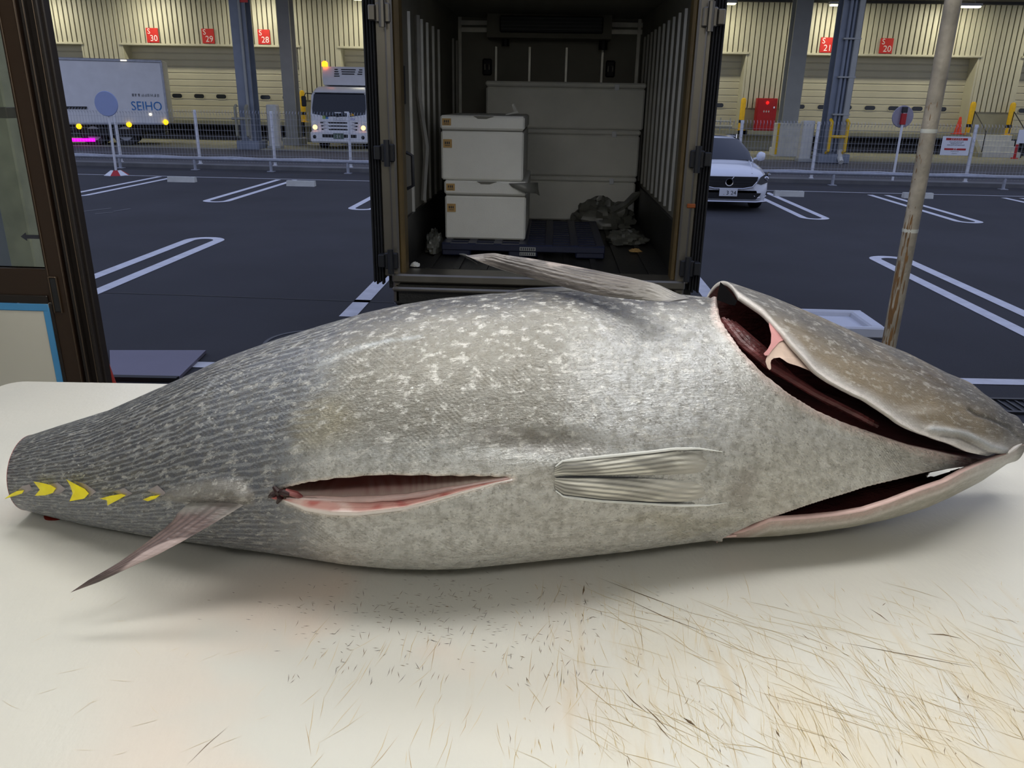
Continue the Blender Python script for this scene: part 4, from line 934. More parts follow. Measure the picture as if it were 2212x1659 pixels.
for ins, z in ((0.002, ZB_T-.05), (0, ZB_T-.045), (0, ZB_T-.007), (.002, ZB_T-.002), (.006, ZB_T)):
    rings.append([(x, y, z) for x, y in rrect(TX0+ins, TX1-ins, TY0+ins, TY1-ins, .05)])
bm_.grid(np.array(rings), closed_v=True); bm_.add(rings[-1], [tuple(range(len(rings[-1])))]); bm_.add(rings[0], [tuple(range(len(rings[0])))])
board_ = part('cutting_board', tlv(bm_), bdm, tb, local=True)
for x_ in (TX0+.12, TX1-.12):
    for y_ in (TY0+.12, TY1-.12): part('leg', tlv(MB().box(x_-.03, x_+.03, y_-.03, y_+.03, .32, ZB_T-.09, .004)), m_steel, tb, local=True)
for y_ in (TY0+.12, TY1-.12): part('frame_rail', tlv(MB().box(TX0+.1, TX1-.1, y_-.025, y_+.025, ZB_T-.09, ZB_T-.05, .004)), m_steel, tb, local=True)
for x_ in (TX0+.12, TX1-.12): part('frame_rail', tlv(MB().box(x_-.025, x_+.025, TY0+.15, TY1-.15, ZB_T-.09, ZB_T-.05, .004)), m_steel, tb, local=True)

# knife marks: shallow cuts holding grime, thin slivers lying in the board's face
def attr_mat(name, rough=.5, spec=.4, metal=0.):
    m = bpy.data.materials.new(name); m.use_nodes = True; n = m.node_tree.nodes.new('ShaderNodeAttribute'); n.attribute_name = 'Col'
    q = m.node_tree.nodes['Principled BSDF']; m.node_tree.links.new(n.outputs['Color'], q.inputs['Base Color']); q.inputs['Roughness'].default_value = rough; q.inputs['Specular IOR Level'].default_value = spec; q.inputs['Metallic'].default_value = metal
    return m
def set_col(o, C):
    a = o.data.color_attributes.new('Col', 'FLOAT_COLOR', 'POINT'); C = np.asarray(C, np.float32)
    if C.shape[1] == 3: C = np.concatenate([C, np.ones((len(C), 1), np.float32)], 1)
    a.data.foreach_set('color', C.ravel())
cuts = MB(); cc = []
def cut(px, py, ang, ln, w, col):
    p = k_on_z(px, py, ZB_T)
    if not (TX0+.03 < p[0] < TX1-.03 and TY0+.03 < p[1] < TY1-.03): return
    d = np.array([cos(ang), sin(ang)]); n = np.array([-d[1], d[0]]); z = ZB_T+.0004
    bend = rng.normal(0, .03)*ln
    q = [p[:2]-d*ln/2, p[:2]+n*(w/2+bend), p[:2]+d*ln/2, p[:2]+n*(-w/2+bend)]
    cuts.add([(*a, z) for a in q], [(0, 1, 2, 3)]); cc.extend([col]*4)
brn = [lin((104, 84, 58)), lin((122, 100, 70)), lin((84, 72, 62)), lin((92, 88, 84))]
tan_ = [lin((188, 168, 122)), lin((194, 174, 132)), lin((202, 186, 150)), lin((178, 154, 112))]
pal = [lin((202, 188, 156)), lin((208, 196, 172))]
for i in range(330):                       # short dark nicks in the middle
    px, py = rng.normal(980, 210), rng.normal(1325, 52)
    cut(px, py, rng.normal(-.15, .25), rng.uniform(.004, .011), rng.uniform(.0006, .0012), brn[rng.integers(4)])
for i in range(120): cut(rng.uniform(620, 1300), rng.uniform(1260, 1480), rng.normal(1.45, .3), rng.uniform(.008, .022), .0008, brn[rng.integers(4)])
for i in range(560):                       # long strokes, mostly towards the cook
    px = 1150+rng.beta(1.6, 1.2)*1062; py = 1250+rng.beta(1.7, 1.3)*409
    a = rng.normal(1.55, .18) if rng.random() < .8 else rng.normal(2.3, .3)
    cut(px, py, a, rng.uniform(.02, .11), rng.uniform(.0004, .0009), (tan_+pal)[rng.integers(6)])
for i in range(300): cut(1100+rng.random()*1112, 1260+rng.random()*399, rng.normal(1.6, .4), rng.uniform(.004, .022), rng.uniform(.0006, .0012), (brn[:2]+tan_*2)[rng.integers(10)])
for i in range(90): cut(rng.uniform(1250, 2212), rng.uniform(1270, 1640), rng.normal(2.6, .2), rng.uniform(.05, .16), .0009, tan_[rng.integers(4)])
for i in range(80): cut(rng.uniform(650, 1250), rng.uniform(1350, 1659), rng.normal(1.4, .25), rng.uniform(.02, .09), .0008, (tan_+pal)[rng.integers(6)])
for px, py, a, ln, w in ((1372, 1515, 2.15, .06, .0016), (1415, 1550, 2.1, .06, .0018), (1430, 1575, 2.0, .04, .0016), (1390, 1285, 2.55, .18, .0016), (1440, 1330, 2.5, .16, .0016), (1960, 1415, 2.85, .2, .0016), (2040, 1375, 2.95, .05, .003), (1260, 1275, 1.4, .03, .003), (1900, 1330, 2.0, .04, .002), (450, 1610, 1.15, .07, .001), (1680, 1585, 1.7, .012, .003), (1490, 1560, 2.3, .02, .005)):
    cut(px, py, a, ln, w, brn[0])
for i in range(26): cut(rng.uniform(20, 640), rng.uniform(1290, 1640), rng.normal(.4, .8), rng.uniform(.01, .06), .0007, pal[rng.integers(2)])
kn = part('knife_mark', tlv(cuts), attr_mat('grime in cuts', .6), tb, local=True, kind='stuff', smooth=0, nrm=False); set_col(kn, cc)
bs = MB(); p = k_on_z(112, 1124, ZB_T); bs.add([(p[0]+.022*cos(2*pi*k/24)*(1+.12*sin(3*2*pi*k/24)), p[1]+.012+.014*sin(2*pi*k/24), ZB_T+.0006) for k in range(24)], [tuple(range(24))])
part('blood_smear', tlv(bs), mat('thin blood', (150, 52, 40), .25, var=.25, scale=30), tb, local=True, smooth=0, label='small red blood smear under the tail')

# ---- tuna
ORG = np.array([0.05, 1.22, ZB_T])
fish = thing('tuna', 'whole silver grey tuna with open gills and slit belly lying on the white board', 'fish', kw(*ORG), PSI)
def fl(P): return (np.asarray(P, float)-ORG)
def I(pts): a = np.array(pts, float); return a[:, 0], a[:, 1]
BTOP = I([(20, 958), (78, 938), (150, 915), (250, 884), (375, 829), (450, 795), (500, 771), (600, 735), (700, 703), (800, 674), (873, 658), (950, 645), (1050, 635), (1150, 630), (1250, 630), (1350, 631), (1450, 634), (1520, 642), (1560, 652), (1620, 675), (1700, 716), (1780, 757), (1850, 792), (1930, 830), (2000, 864), (2060, 893), (2110, 922), (2150, 952), (2185, 980)])
BBOT = I([(20, 1092), (98, 1113), (200, 1137), (330, 1160), (450, 1177), (560, 1191), (650, 1204), (750, 1220), (850, 1229), (930, 1231), (1000, 1229), (1100, 1219), (1230, 1205), (1350, 1192), (1450, 1178), (1560, 1163), (1650, 1152), (1750, 1141), (1850, 1122), (1930, 1100), (2000, 1074), (2060, 1047), (2110, 1023), (2150, 1002), (2185, 990)])
HTOP = I([(1500, 592), (1556, 606), (1575, 612), (1650, 638), (1750, 680), (1850, 725), (1900, 743), (1940, 759), (1980, 779), (2029, 803), (2073, 820), (2099, 841), (2129, 860), (2162, 887), (2182, 903), (2198, 921), (2207, 935), (2213, 950), (2222, 962)])
HBOT = I([(1500, 1172), (1561, 1162), (1611, 1161), (1673, 1158), (1750, 1150), (1827, 1139), (1904, 1123), (1982, 1100), (2028, 1080), (2097, 1046), (2167, 1002), (2185, 988), (2200, 976), (2213, 967), (2222, 964)])
def elev(px, py): d = kray(px, py); return np.arctan2(d[..., 2], d[..., 1])
def fit_rings(X, top, bot, gap):            # circle in each plane x = X whose two tangents give the outline
    n = len(X); L_ = np.full(n, 1.3); e_t = np.full(n, -.25); e_b = np.full(n, -.5)
    for it in range(12):
        pt = np.stack([X, L_*np.cos(e_t), HC+L_*np.sin(e_t)], -1); pb = np.stack([X, L_*np.cos(e_b), HC+L_*np.sin(e_b)], -1)
        xt, _ = kproj(pt); xb, _ = kproj(pb)
        et = elev(xt, np.interp(xt, *top)); eb = elev(xb, np.interp(xb, *bot))
        e_t, e_b = et, eb; c = (e_t+e_b)/2; dl = np.maximum((e_t-e_b)/2, .002)
        gp_ = gap(np.interp((xt+xb)/2, [0, 2300], [0, 2300]))
        L_ = (HC-ZB_T-gp_)/(-np.sin(c)+np.sin(dl)); Lc = L_
    k = np.hanning(9); k /= k.sum()
    def sm(a): return np.convolve(np.pad(a, 4, mode='edge'), k, mode='valid')
    R = Lc*np.sin(dl); return sm(Lc*np.cos(c)), sm(HC+Lc*np.sin(c)), sm(R)
def gap_b(px): return np.interp(px, [0, 1500, 1750, 1900, 2100, 2200], [.001, .001, .012, .035, .075, .095])
def gap_h(px): return np.interp(px, [0, 1500, 1700, 1900, 2100, 2200], [.001, .001, .003, .022, .062, .085])
def x_at(px, y): return k_on_y(px, 900, y)[0]

GU = [(1548, 648), (1555, 690), (1570, 715), (1600, 760), (1650, 810), (1700, 850), (1760, 885), (1820, 912), (1900, 940), (1960, 960), (2050, 980), (2110, 990), (2180, 991)]
GL = [(1561, 1160), (1588, 1147), (1634, 1127), (1711, 1100), (1789, 1073), (1866, 1050), (1943, 1033), (2001, 1019), (2059, 1009), (2105, 1003), (2136, 998), (2180, 994)]
KEEP = [(-600, -600), (1547, -600)]+GU+GL[::-1]+[(1558, 3000), (-600, 3000)]
SLU = [(588, 1066), (612, 1056), (660, 1044), (732, 1034), (803, 1029), (875, 1028), (971, 1030), (1043, 1030), (1108, 1033)]
SLL = [(588, 1068), (602, 1077), (626, 1089), (660, 1104), (708, 1113), (770, 1115), (827, 1108), (875, 1101), (923, 1087), (995, 1065), (1067, 1044), (1108, 1034)]
SLIT = SLU+SLL[::-1]
PEL = [(1196, 1004), (1215, 996), (1300, 987), (1400, 977), (1450, 971), (1515, 974), (1550, 1000), (1556, 1035), (1540, 1082), (1455, 1092), (1400, 1088), (1300, 1083), (1215, 1073), (1196, 1060)]
def sdf(px, py, poly):                      # >0 outside, <0 inside
    P = np.array(poly, float); Q = np.roll(P, -1, 0); d = np.full(px.shape, 1e9); ins = np.zeros(px.shape, bool)
    for (ax, ay), (bx, by) in zip(P, Q):
        ex, ey = bx-ax, by-ay; t = np.clip(((px-ax)*ex+(py-ay)*ey)/(ex*ex+ey*ey+1e-9), 0, 1)
        d = np.minimum(d, np.hypot(px-ax-t*ex, py-ay-t*ey))
        c = ((ay > py) != (by > py)) & (px < (bx-ax)*(py-ay)/(by-ay+1e-12)+ax); ins ^= c
    return np.where(ins, -d, d)
def pdist(px, py, line):
    d = np.full(px.shape, 1e9)
    for (ax, ay), (bx, by) in zip(line[:-1], line[1:]):
        ex, ey = bx-ax, by-ay; t = np.clip(((px-ax)*ex+(py-ay)*ey)/(ex*ex+ey*ey+1e-9), 0, 1)
        d = np.minimum(d, np.hypot(px-ax-t*ex, py-ay-t*ey))
    return d
def ss(x, a, b_): t = np.clip((x-a)/(b_-a), 0, 1); return t*t*(3-2*t)
def lerpc(C, col, f): return C*(1-f[..., None])+np.array(lin(col))*f[..., None]
def vnoise(P, s, seed=0):                   # cheap smooth noise
    r_ = np.random.default_rng(seed); o = np.zeros(P.shape[:-1])
    for i in range(7):
        k = r_.normal(0, 1, 3)*s; o += np.sin(P@k+r_.uniform(0, 6))
    return o/3.5

# body rings
xa = -0.905
NS = 560
Xs = np.linspace(xa, x_at(2178, 1.40), NS)
yc, zc, Rr = fit_rings(Xs, BTOP, BBOT, gap_b)
ph = np.concatenate([np.linspace(60, 290, 330), np.linspace(290, 420, 60)[1:-1]])*pi/180    # 180 = towards us, 90 = up
Pb = np.stack([np.repeat(Xs[:, None], len(ph), 1), yc[:, None]+Rr[:, None]*np.cos(ph), zc[:, None]+Rr[:, None]*np.sin(ph)], -1)
Nb = np.stack([np.zeros((NS, len(ph))), np.repeat(np.cos(ph)[None], NS, 0), np.repeat(np.sin(ph)[None], NS, 0)], -1)
px, py = kproj(Pb)
facing = ((np.array([0, 0, HC])-Pb)*Nb).sum(-1) > -.02
s_keep = np.where(facing, sdf(px, py, KEEP), np.where(px > 1547, px-1547, -50.))
s_slit = np.where(facing, sdf(px, py, SLIT), 99.)
s_pel = np.where(facing, sdf(px, py, PEL), 99.)
cav = ss(s_keep, -1., 9.)
slit = ss(-s_slit, -1., 9.)
Rn = Rr[:, None]*np.ones_like(px)
dent = .0035*ss(-s_pel, 0., 10.)
dent = dent+.010*np.exp(-((px-1175)/120)**2-((py-962)/26)**2)*facing        # soft hollow beside the fins
dent = dent+.006*np.exp(-((px-900)/420)**2-((py-1140)/22)**2)*facing
dent = dent-.004*ss(-s_keep, 26, 4)*facing*(px > 1540)                       # raised collar round the gill opening
MND = [(345, 1078), (372, 1052), (425, 1037), (480, 1028), (520, 1034), (548, 1060), (546, 1088), (420, 1090)]
s_m = np.where(facing, sdf(px, py, MND), 99.)
dent = dent-.013*ss(s_m, 6, -26)          # mound in front of the anal fin
dent = dent+.0012*vnoise(Pb, 38, 3)*ss(px, 1300, 1700)
Rn = Rn-dent
Rn = Rn*(1-.50*cav)
Rn = Rn-.095*slit*np.clip(Rr[:, None]/.2, 0, 1)
Rn = np.maximum(Rn, .003)
Pb[..., 1] = yc[:, None]+Rn*np.cos(ph); Pb[..., 2] = zc[:, None]+Rn*np.sin(ph)
Pb[..., 2] = np.maximum(Pb[..., 2], ZB_T+.0008)
# albedo
C = np.ones(px.shape+(3,))*np.array(lin((192, 193, 191)))
wob = 18*vnoise(Pb, 30, 5)
C = lerpc(C, (212, 211, 206), ss(py+wob, 960, 1060)*ss(px, 560, 760))
C = lerpc(C, (132, 128, 118), .8*ss(py+wob*.6, 1000, 900)*ss(px, 640, 760))
C = lerpc(C, (212, 213, 214), .8*ss(px, 1150, 1350)*ss(py, 640, 760)*ss(py, 1010, 930))
C = lerpc(C, (206, 202, 190), .55*ss(px, 1500, 1700))
tail = ss(px+wob+(py-1000)*.35*(py < 1000), 700, 560)
C = lerpc(C, (112, 116, 126), tail)
C = lerpc(C, (78, 80, 88), .85*ss(px+wob, 560, 330)*ss(py+wob*.6, 1110, 1000))
C = lerpc(C, (140, 144, 150), .55*ss(np.abs(px-640+wob), 90, 10)*ss(py, 930, 1000))
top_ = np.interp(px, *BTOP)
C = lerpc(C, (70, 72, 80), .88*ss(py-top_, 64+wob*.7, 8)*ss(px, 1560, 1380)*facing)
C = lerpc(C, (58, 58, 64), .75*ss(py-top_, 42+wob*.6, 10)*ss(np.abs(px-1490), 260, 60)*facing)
C = lerpc(C, (190, 186, 176), .55*ss(pdist(px, py, [(1196, 1035), (1108, 1033)]), 40, 8))
C = lerpc(C, (158, 154, 148), .85*ss(s_m+wob*.4, 6, -10)); tail = tail*(1-.9*ss(s_m+wob*.4, 6, -10))
for ln, wd, st_c, cc_ in (([(690, 790), (760, 765), (840, 742), (905, 728)], 5, .6, (206, 212, 216)), ([(310, 968), (340, 945), (365, 932)], 4, .6, (190, 190, 190)), ([(440, 860), (455, 830), (470, 812)], 3, .6, (190, 194, 200)), ([(700, 945), (706, 915), (724, 880)], 3, .5, (206, 206, 198)), ([(712, 940), (722, 905), (735, 880)], 3, .4, (206, 206, 198)),
                       ([(1290, 690), (1300, 705)], 4, .7, (225, 225, 225)), ([(1330, 830), (1430, 870), (1560, 930)], 2, .5, (225, 225, 225)), ([(1440, 850), (1560, 890), (1700, 960)], 2, .5, (225, 225, 225)), ([(780, 945), (1000, 938), (1130, 942)], 1.5, .5, (220, 220, 215)), ([(1220, 905), (1380, 925), (1500, 915)], 9, .35, (228, 230, 232))):
    C = lerpc(C, cc_, st_c*np.exp(-(pdist(px+wob*.2, py+wob*.3, ln)/wd)**2)*facing)
C = lerpc(C, (206, 206, 200), .7*ss(np.hypot((px-652+wob)/26, (py-968)/15), 1.1, .5)*facing)
C = lerpc(C, (168, 156, 122), .5*ss(np.hypot((px-690+wob)/95, (py-915)/75), 1.1, .4)*facing)
C = lerpc(C, (150, 144, 140), .5*ss(np.hypot((px-1150+wob*2)/150, (py-955+wob)/34), 1.1, .4)*facing)  # pectoral fin's shade painted in as a darker patch
C = lerpc(C, (142, 132, 124), .5*ss(np.hypot((px-1605+wob*2)/60, (py-1050+wob)/60), 1.1, .4)*facing)
C = lerpc(C, (168, 160, 132), .4*ss(np.hypot((px-1480+wob*2)/190, (py-1130+wob)/26), 1.1, .4)*facing)
lip = ss(-s_keep, 24+wob*.4, 2)*(px > 1535)*(py < 1000)*facing
C = lerpc(C, (226, 204, 196), .9*lip)
C = lerpc(C, (150, 108, 110), .8*ss(px+wob*.4, 2040, 2080)*facing)
C = lerpc(C, (232, 222, 212), ss(s_slit, 11, 1)*(py < 1062))
C = lerpc(C, (236, 226, 214), .9*ss(s_slit, 9, 1))
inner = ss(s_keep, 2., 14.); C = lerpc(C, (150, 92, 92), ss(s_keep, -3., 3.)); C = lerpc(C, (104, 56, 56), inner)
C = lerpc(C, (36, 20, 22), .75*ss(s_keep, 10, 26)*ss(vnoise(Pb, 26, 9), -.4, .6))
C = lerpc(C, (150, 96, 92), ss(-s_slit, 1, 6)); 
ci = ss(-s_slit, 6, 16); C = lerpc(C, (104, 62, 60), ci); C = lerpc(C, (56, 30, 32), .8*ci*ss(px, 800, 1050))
skinmask = (1-ss(s_keep, -6., 2.))*(1-ss(-s_slit, -4., 4.))
tailmask = tail*skinmask

def skin_mat(name, rough=.27, metal=.5, bump=.42, fleck=1.0):
    m = bpy.data.materials.new(name); m.use_nodes = True; nt = m.node_tree; N = nt.nodes; L = nt.links; b = N['Principled BSDF']
    def nz(vec, scale, det=5, rough=.6):
        n = N.new('ShaderNodeTexNoise'); n.inputs['Scale'].default_value = scale; n.inputs['Detail'].default_value = det; n.inputs['Roughness'].default_value = rough; L.new(vec, n.inputs['Vector']); return n.outputs['Fac']
    def mp(vec, sc, rot=(0, 0, 0)):
        n = N.new('ShaderNodeMapping'); n.inputs['Scale'].default_value = sc; n.inputs['Rotation'].default_value = rot; L.new(vec, n.inputs[0]); return n.outputs[0]
    def rg(x, a, b_, c=0., d=1.):
        n = N.new('ShaderNodeMapRange'); n.inputs[1].default_value = a; n.inputs[2].default_value = b_; n.inputs[3].default_value = c; n.inputs[4].default_value = d; n.interpolation_type = 'SMOOTHSTEP'; L.new(x, n.inputs[0]); return n.outputs[0]
    def ma(op, a, c):
        n = N.new('ShaderNodeMath'); n.operation = op
        for i, q in enumerate((a, c)):
            if isinstance(q, (int, float)): n.inputs[i].default_value = q
            else: L.new(q, n.inputs[i])
        return n.outputs[0]
    def mc(f, a, c, mode='MIX'):
        n = N.new('ShaderNodeMix'); n.data_type = 'RGBA'; n.blend_type = mode
        if isinstance(f, (int, float)): n.inputs[0].default_value = f
        else: L.new(f, n.inputs[0])
        for i, q in ((6, a), (7, c)):
            if isinstance(q, tuple): n.inputs[i].default_value = (*q, 1)
            else: L.new(q, n.inputs[i])
        return n.outputs[2]
    col = N.new('ShaderNodeAttribute'); col.attribute_name = 'Col'
    uv = N.new('ShaderNodeAttribute'); uv.attribute_name = 'fuv'       # along, arc (m)
    mk = N.new('ShaderNodeAttribute'); mk.attribute_name = 'msk'       # skin, tail, -
    sk = N.new('ShaderNodeSeparateXYZ'); L.new(mk.outputs['Vector'], sk.inputs[0])
    skin, tl_ = sk.outputs[0], sk.outputs[1]
    v = uv.outputs['Vector']
    c = col.outputs['Color']
    # mottling
    c = mc(ma('MULTIPLY', rg(nz(mp(v, (1, .75, 1)), 62, 8, .75), .42, .62), ma('MULTIPLY', skin, .50*fleck)), c, lin((124, 119, 108)))
    c = mc(ma('MULTIPLY', rg(nz(mp(v, (.7, 1, 1)), 70, 6, .72), .52, .62), ma('MULTIPLY', skin, .60*fleck)), c, lin((226, 224, 218)))
    c = mc(ma('MULTIPLY', rg(nz(mp(v, (.8, 1, 1)), 120, 3, .6), .655, .70), ma('MULTIPLY', skin, .7*fleck)), c, lin((226, 226, 222)))
    c = mc(ma('MULTIPLY', rg(nz(mp(v, (1, .8, 1)), 230, 4, .65), .54, .66), ma('MULTIPLY', skin, .55*fleck)), c, lin((104, 98, 90)))
    # long handling scratches
    scr = rg(nz(mp(v, (3.5, 160, 1), (0, 0, .14)), 1.0, 2, .5), .70, .74)
    c = mc(ma('MULTIPLY', scr, ma('MULTIPLY', skin, .35)), c, lin((214, 214, 208)))
    # wavy rows on the tail
    wv = N.new('ShaderNodeTexWave'); wv.wave_type = 'BANDS'; wv.bands_direction = 'Y'; wv.inputs['Scale'].default_value = 26; wv.inputs['Distortion'].default_value = 5.5; wv.inputs['Detail'].default_value = 3; wv.inputs['Detail Scale'].default_value = 1.3; wv.inputs['Detail Roughness'].default_value = .6
    L.new(mp(v, (.55, 1.0, 1), (0, 0, -.12)), wv.inputs['Vector'])
    c = mc(ma('MULTIPLY', rg(wv.outputs['Fac'], .45, .95), ma('MULTIPLY', tl_, .62)), c, lin((166, 169, 172)))
    c = mc(ma('MULTIPLY', rg(nz(v, 420, 2), .5, .62), ma('MULTIPLY', tl_, .35)), c, lin((52, 52, 58)))
    L.new(c, b.inputs['Base Color'])
    # scale rows: fine oblique ripples
    w2 = N.new('ShaderNodeTexWave'); w2.wave_type = 'BANDS'; w2.bands_direction = 'X'; w2.inputs['Scale'].default_value = 62; w2.inputs['Distortion'].default_value = 2.2; w2.inputs['Detail'].default_value = 2; w2.inputs['Detail Scale'].default_value = 2.
    L.new(mp(v, (1, 1, 1), (0, 0, .75)), w2.inputs['Vector'])
    h = ma('ADD', ma('MULTIPLY', ma('MULTIPLY', w2.outputs['Fac'], .16), rg(nz(v, 9, 2), .42, .62)), ma('MULTIPLY', nz(mp(v, (.55, 1.2, 1)), 170, 5, .7), 1.3))
    h = ma('ADD', h, ma('MULTIPLY', nz(mp(v, (.5, 1, 1)), 45, 4, .6), 1.2))
    bp = N.new('ShaderNodeBump'); bp.inputs['Distance'].default_value = .0042; L.new(ma('MULTIPLY', h, 1.0), bp.inputs['Height']); L.new(ma('ADD', ma('MULTIPLY', skin, bump), .12), bp.inputs['Strength'])
    L.new(bp.outputs[0], b.inputs['Normal'])
    L.new(ma('ADD', rg(nz(mp(v, (.6, 1, 1)), 60, 4), .3, .7, rough-.08, rough+.14), ma('MULTIPLY', ma('SUBTRACT', 1.0, skin), .28)), b.inputs['Roughness'])
    L.new(ma('MULTIPLY', skin, metal), b.inputs['Metallic']); b.inputs['Specular IOR Level'].default_value = .6
    return m
def set_vec(o, name, V):
    a = o.data.attributes.new(name, 'FLOAT_VECTOR', 'POINT'); a.data.foreach_set('vector', np.asarray(V, np.float32).ravel())
m_skin = skin_mat('tuna skin')
arc = Rr.mean()*ph
def fuv(X, phv, R): return np.stack([np.repeat(X[:, None], phv.shape[-1], 1), R*phv, np.zeros_like(phv)], -1)
mb = MB().grid(fl(Pb), closed_v=True); nb = Pb.shape[1]
mb.add(fl(Pb[-1]), [tuple(range(nb))])
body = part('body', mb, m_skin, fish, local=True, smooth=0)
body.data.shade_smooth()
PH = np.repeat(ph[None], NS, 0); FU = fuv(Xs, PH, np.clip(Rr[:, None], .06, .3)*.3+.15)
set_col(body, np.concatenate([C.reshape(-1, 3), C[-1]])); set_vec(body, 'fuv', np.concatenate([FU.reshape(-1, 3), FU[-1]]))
MK = np.stack([skinmask, tailmask, 0*skinmask], -1); set_vec(body, 'msk', np.concatenate([MK.reshape(-1, 3), MK[-1]]))
# cut tail face
tc_ = []; 
for f in (1., .96, .55, .18): tc_.append(np.stack([np.full(nb, Xs[0]-.0008+(0 if f == 1 else .004)), yc[0]+Rr[0]*f*np.cos(ph), zc[0]+Rr[0]*f*np.sin(ph)], -1))
mb = MB().grid(fl(np.array(tc_)), closed_v=True); mb.add(fl(tc_[-1]), [tuple(range(nb))])
part('tail_cut', mb, mat('raw red flesh', (150, 50, 46), .35, var=.25, scale=40), fish, local=True, label='red cut face at the tail end')

# surface helper: photo point -> point on the body's ring surface
def surf(px, py, X_=Xs, y_=None, z_=None, R_=None, lift=0.):
    y_ = yc if y_ is None else y_; z_ = zc if z_ is None else z_; R_ = Rr if R_ is None else R_
    d = kray(px, py); X = d[..., 0]*1.1
    for it in range(14):
        a = np.interp(X, X_, y_); b_ = np.interp(X, X_, z_)-HC; r = np.interp(X, X_, R_)+lift
        dy, dz = d[..., 1], d[..., 2]; A_ = dy*dy+dz*dz; B_ = dy*a+dz*b_; D_ = B_*B_-A_*(a*a+b_*b_-r*r)
        t = (B_-np.sqrt(np.maximum(D_, 0)))/A_; X = .5*X+.5*t*d[..., 0]
    return np.array([0, 0, HC])+d*t[..., None]

# ---- head shell (far wall and upper gill cover) and lower gill cover
NH = 230
Xh = np.linspace(x_at(1553, 1.30), x_at(2213.5, 1.43), NH)
hy, hz, hR = fit_rings(Xh, HTOP, HBOT, gap_h); hR = np.maximum(hR, .004)
FU_ = I([(1540, 600), (1558.6, 605), (1574, 622), (1596, 639), (1624, 658), (1650, 676), (1668, 696), (1692, 723), (1709, 745), (1734, 772), (1759, 801), (1785, 820), (1810, 835), (1844, 852), (1866, 861), (1924, 900), (1943, 915), (1982, 934), (2020, 948), (2059, 961), (2093, 977), (2132, 985), (2155, 980), (2178, 976), (2205, 960), (2230, 958)])
FL_ = I([(1540, 1160), (1575, 1157), (1611, 1148), (1665, 1126), (1750, 1120), (1808, 1114), (1866, 1104), (1924, 1085), (1982, 1062), (2040, 1042), (2082, 1019), (2117, 1003), (2150, 990), (2172, 981), (2205, 962), (2230, 960)])
phf = np.linspace(80, 290, 900)*pi/180
Pf = np.stack([np.repeat(Xh[:, None], 900, 1), hy[:, None]+hR[:, None]*np.cos(phf), hz[:, None]+hR[:, None]*np.sin(phf)], -1)
qx, qy = kproj(Pf)
def crossing(curve, first):
    f = qy-np.interp(qx, *curve); out = np.zeros(NH)
    vis = ((np.array([0, 0, HC])-Pf)*np.stack([0*f, np.cos(phf)+0*f, np.sin(phf)+0*f], -1)).sum(-1) > 0
    for i in range(NH):
        g_ = np.where((f[i] > 0) & vis[i])[0]
        if len(g_): out[i] = phf[g_[0]]
        else:
            v_ = np.where(vis[i])[0]; out[i] = phf[v_[-1]]
    k = np.hanning(7); k /= k.sum(); return np.convolve(np.pad(out, 3, mode='edge'), k, mode='valid')
aU = crossing(FU_, True); aL = crossing(FL_, False)
aL = np.maximum(aL, aU+.004)
BK = radians(-76)
GAPP = [(2003, 1033), (2010, 1023), (2050, 1012), (2086, 1006), (2076, 1015), (2045, 1025), (2016, 1035)]
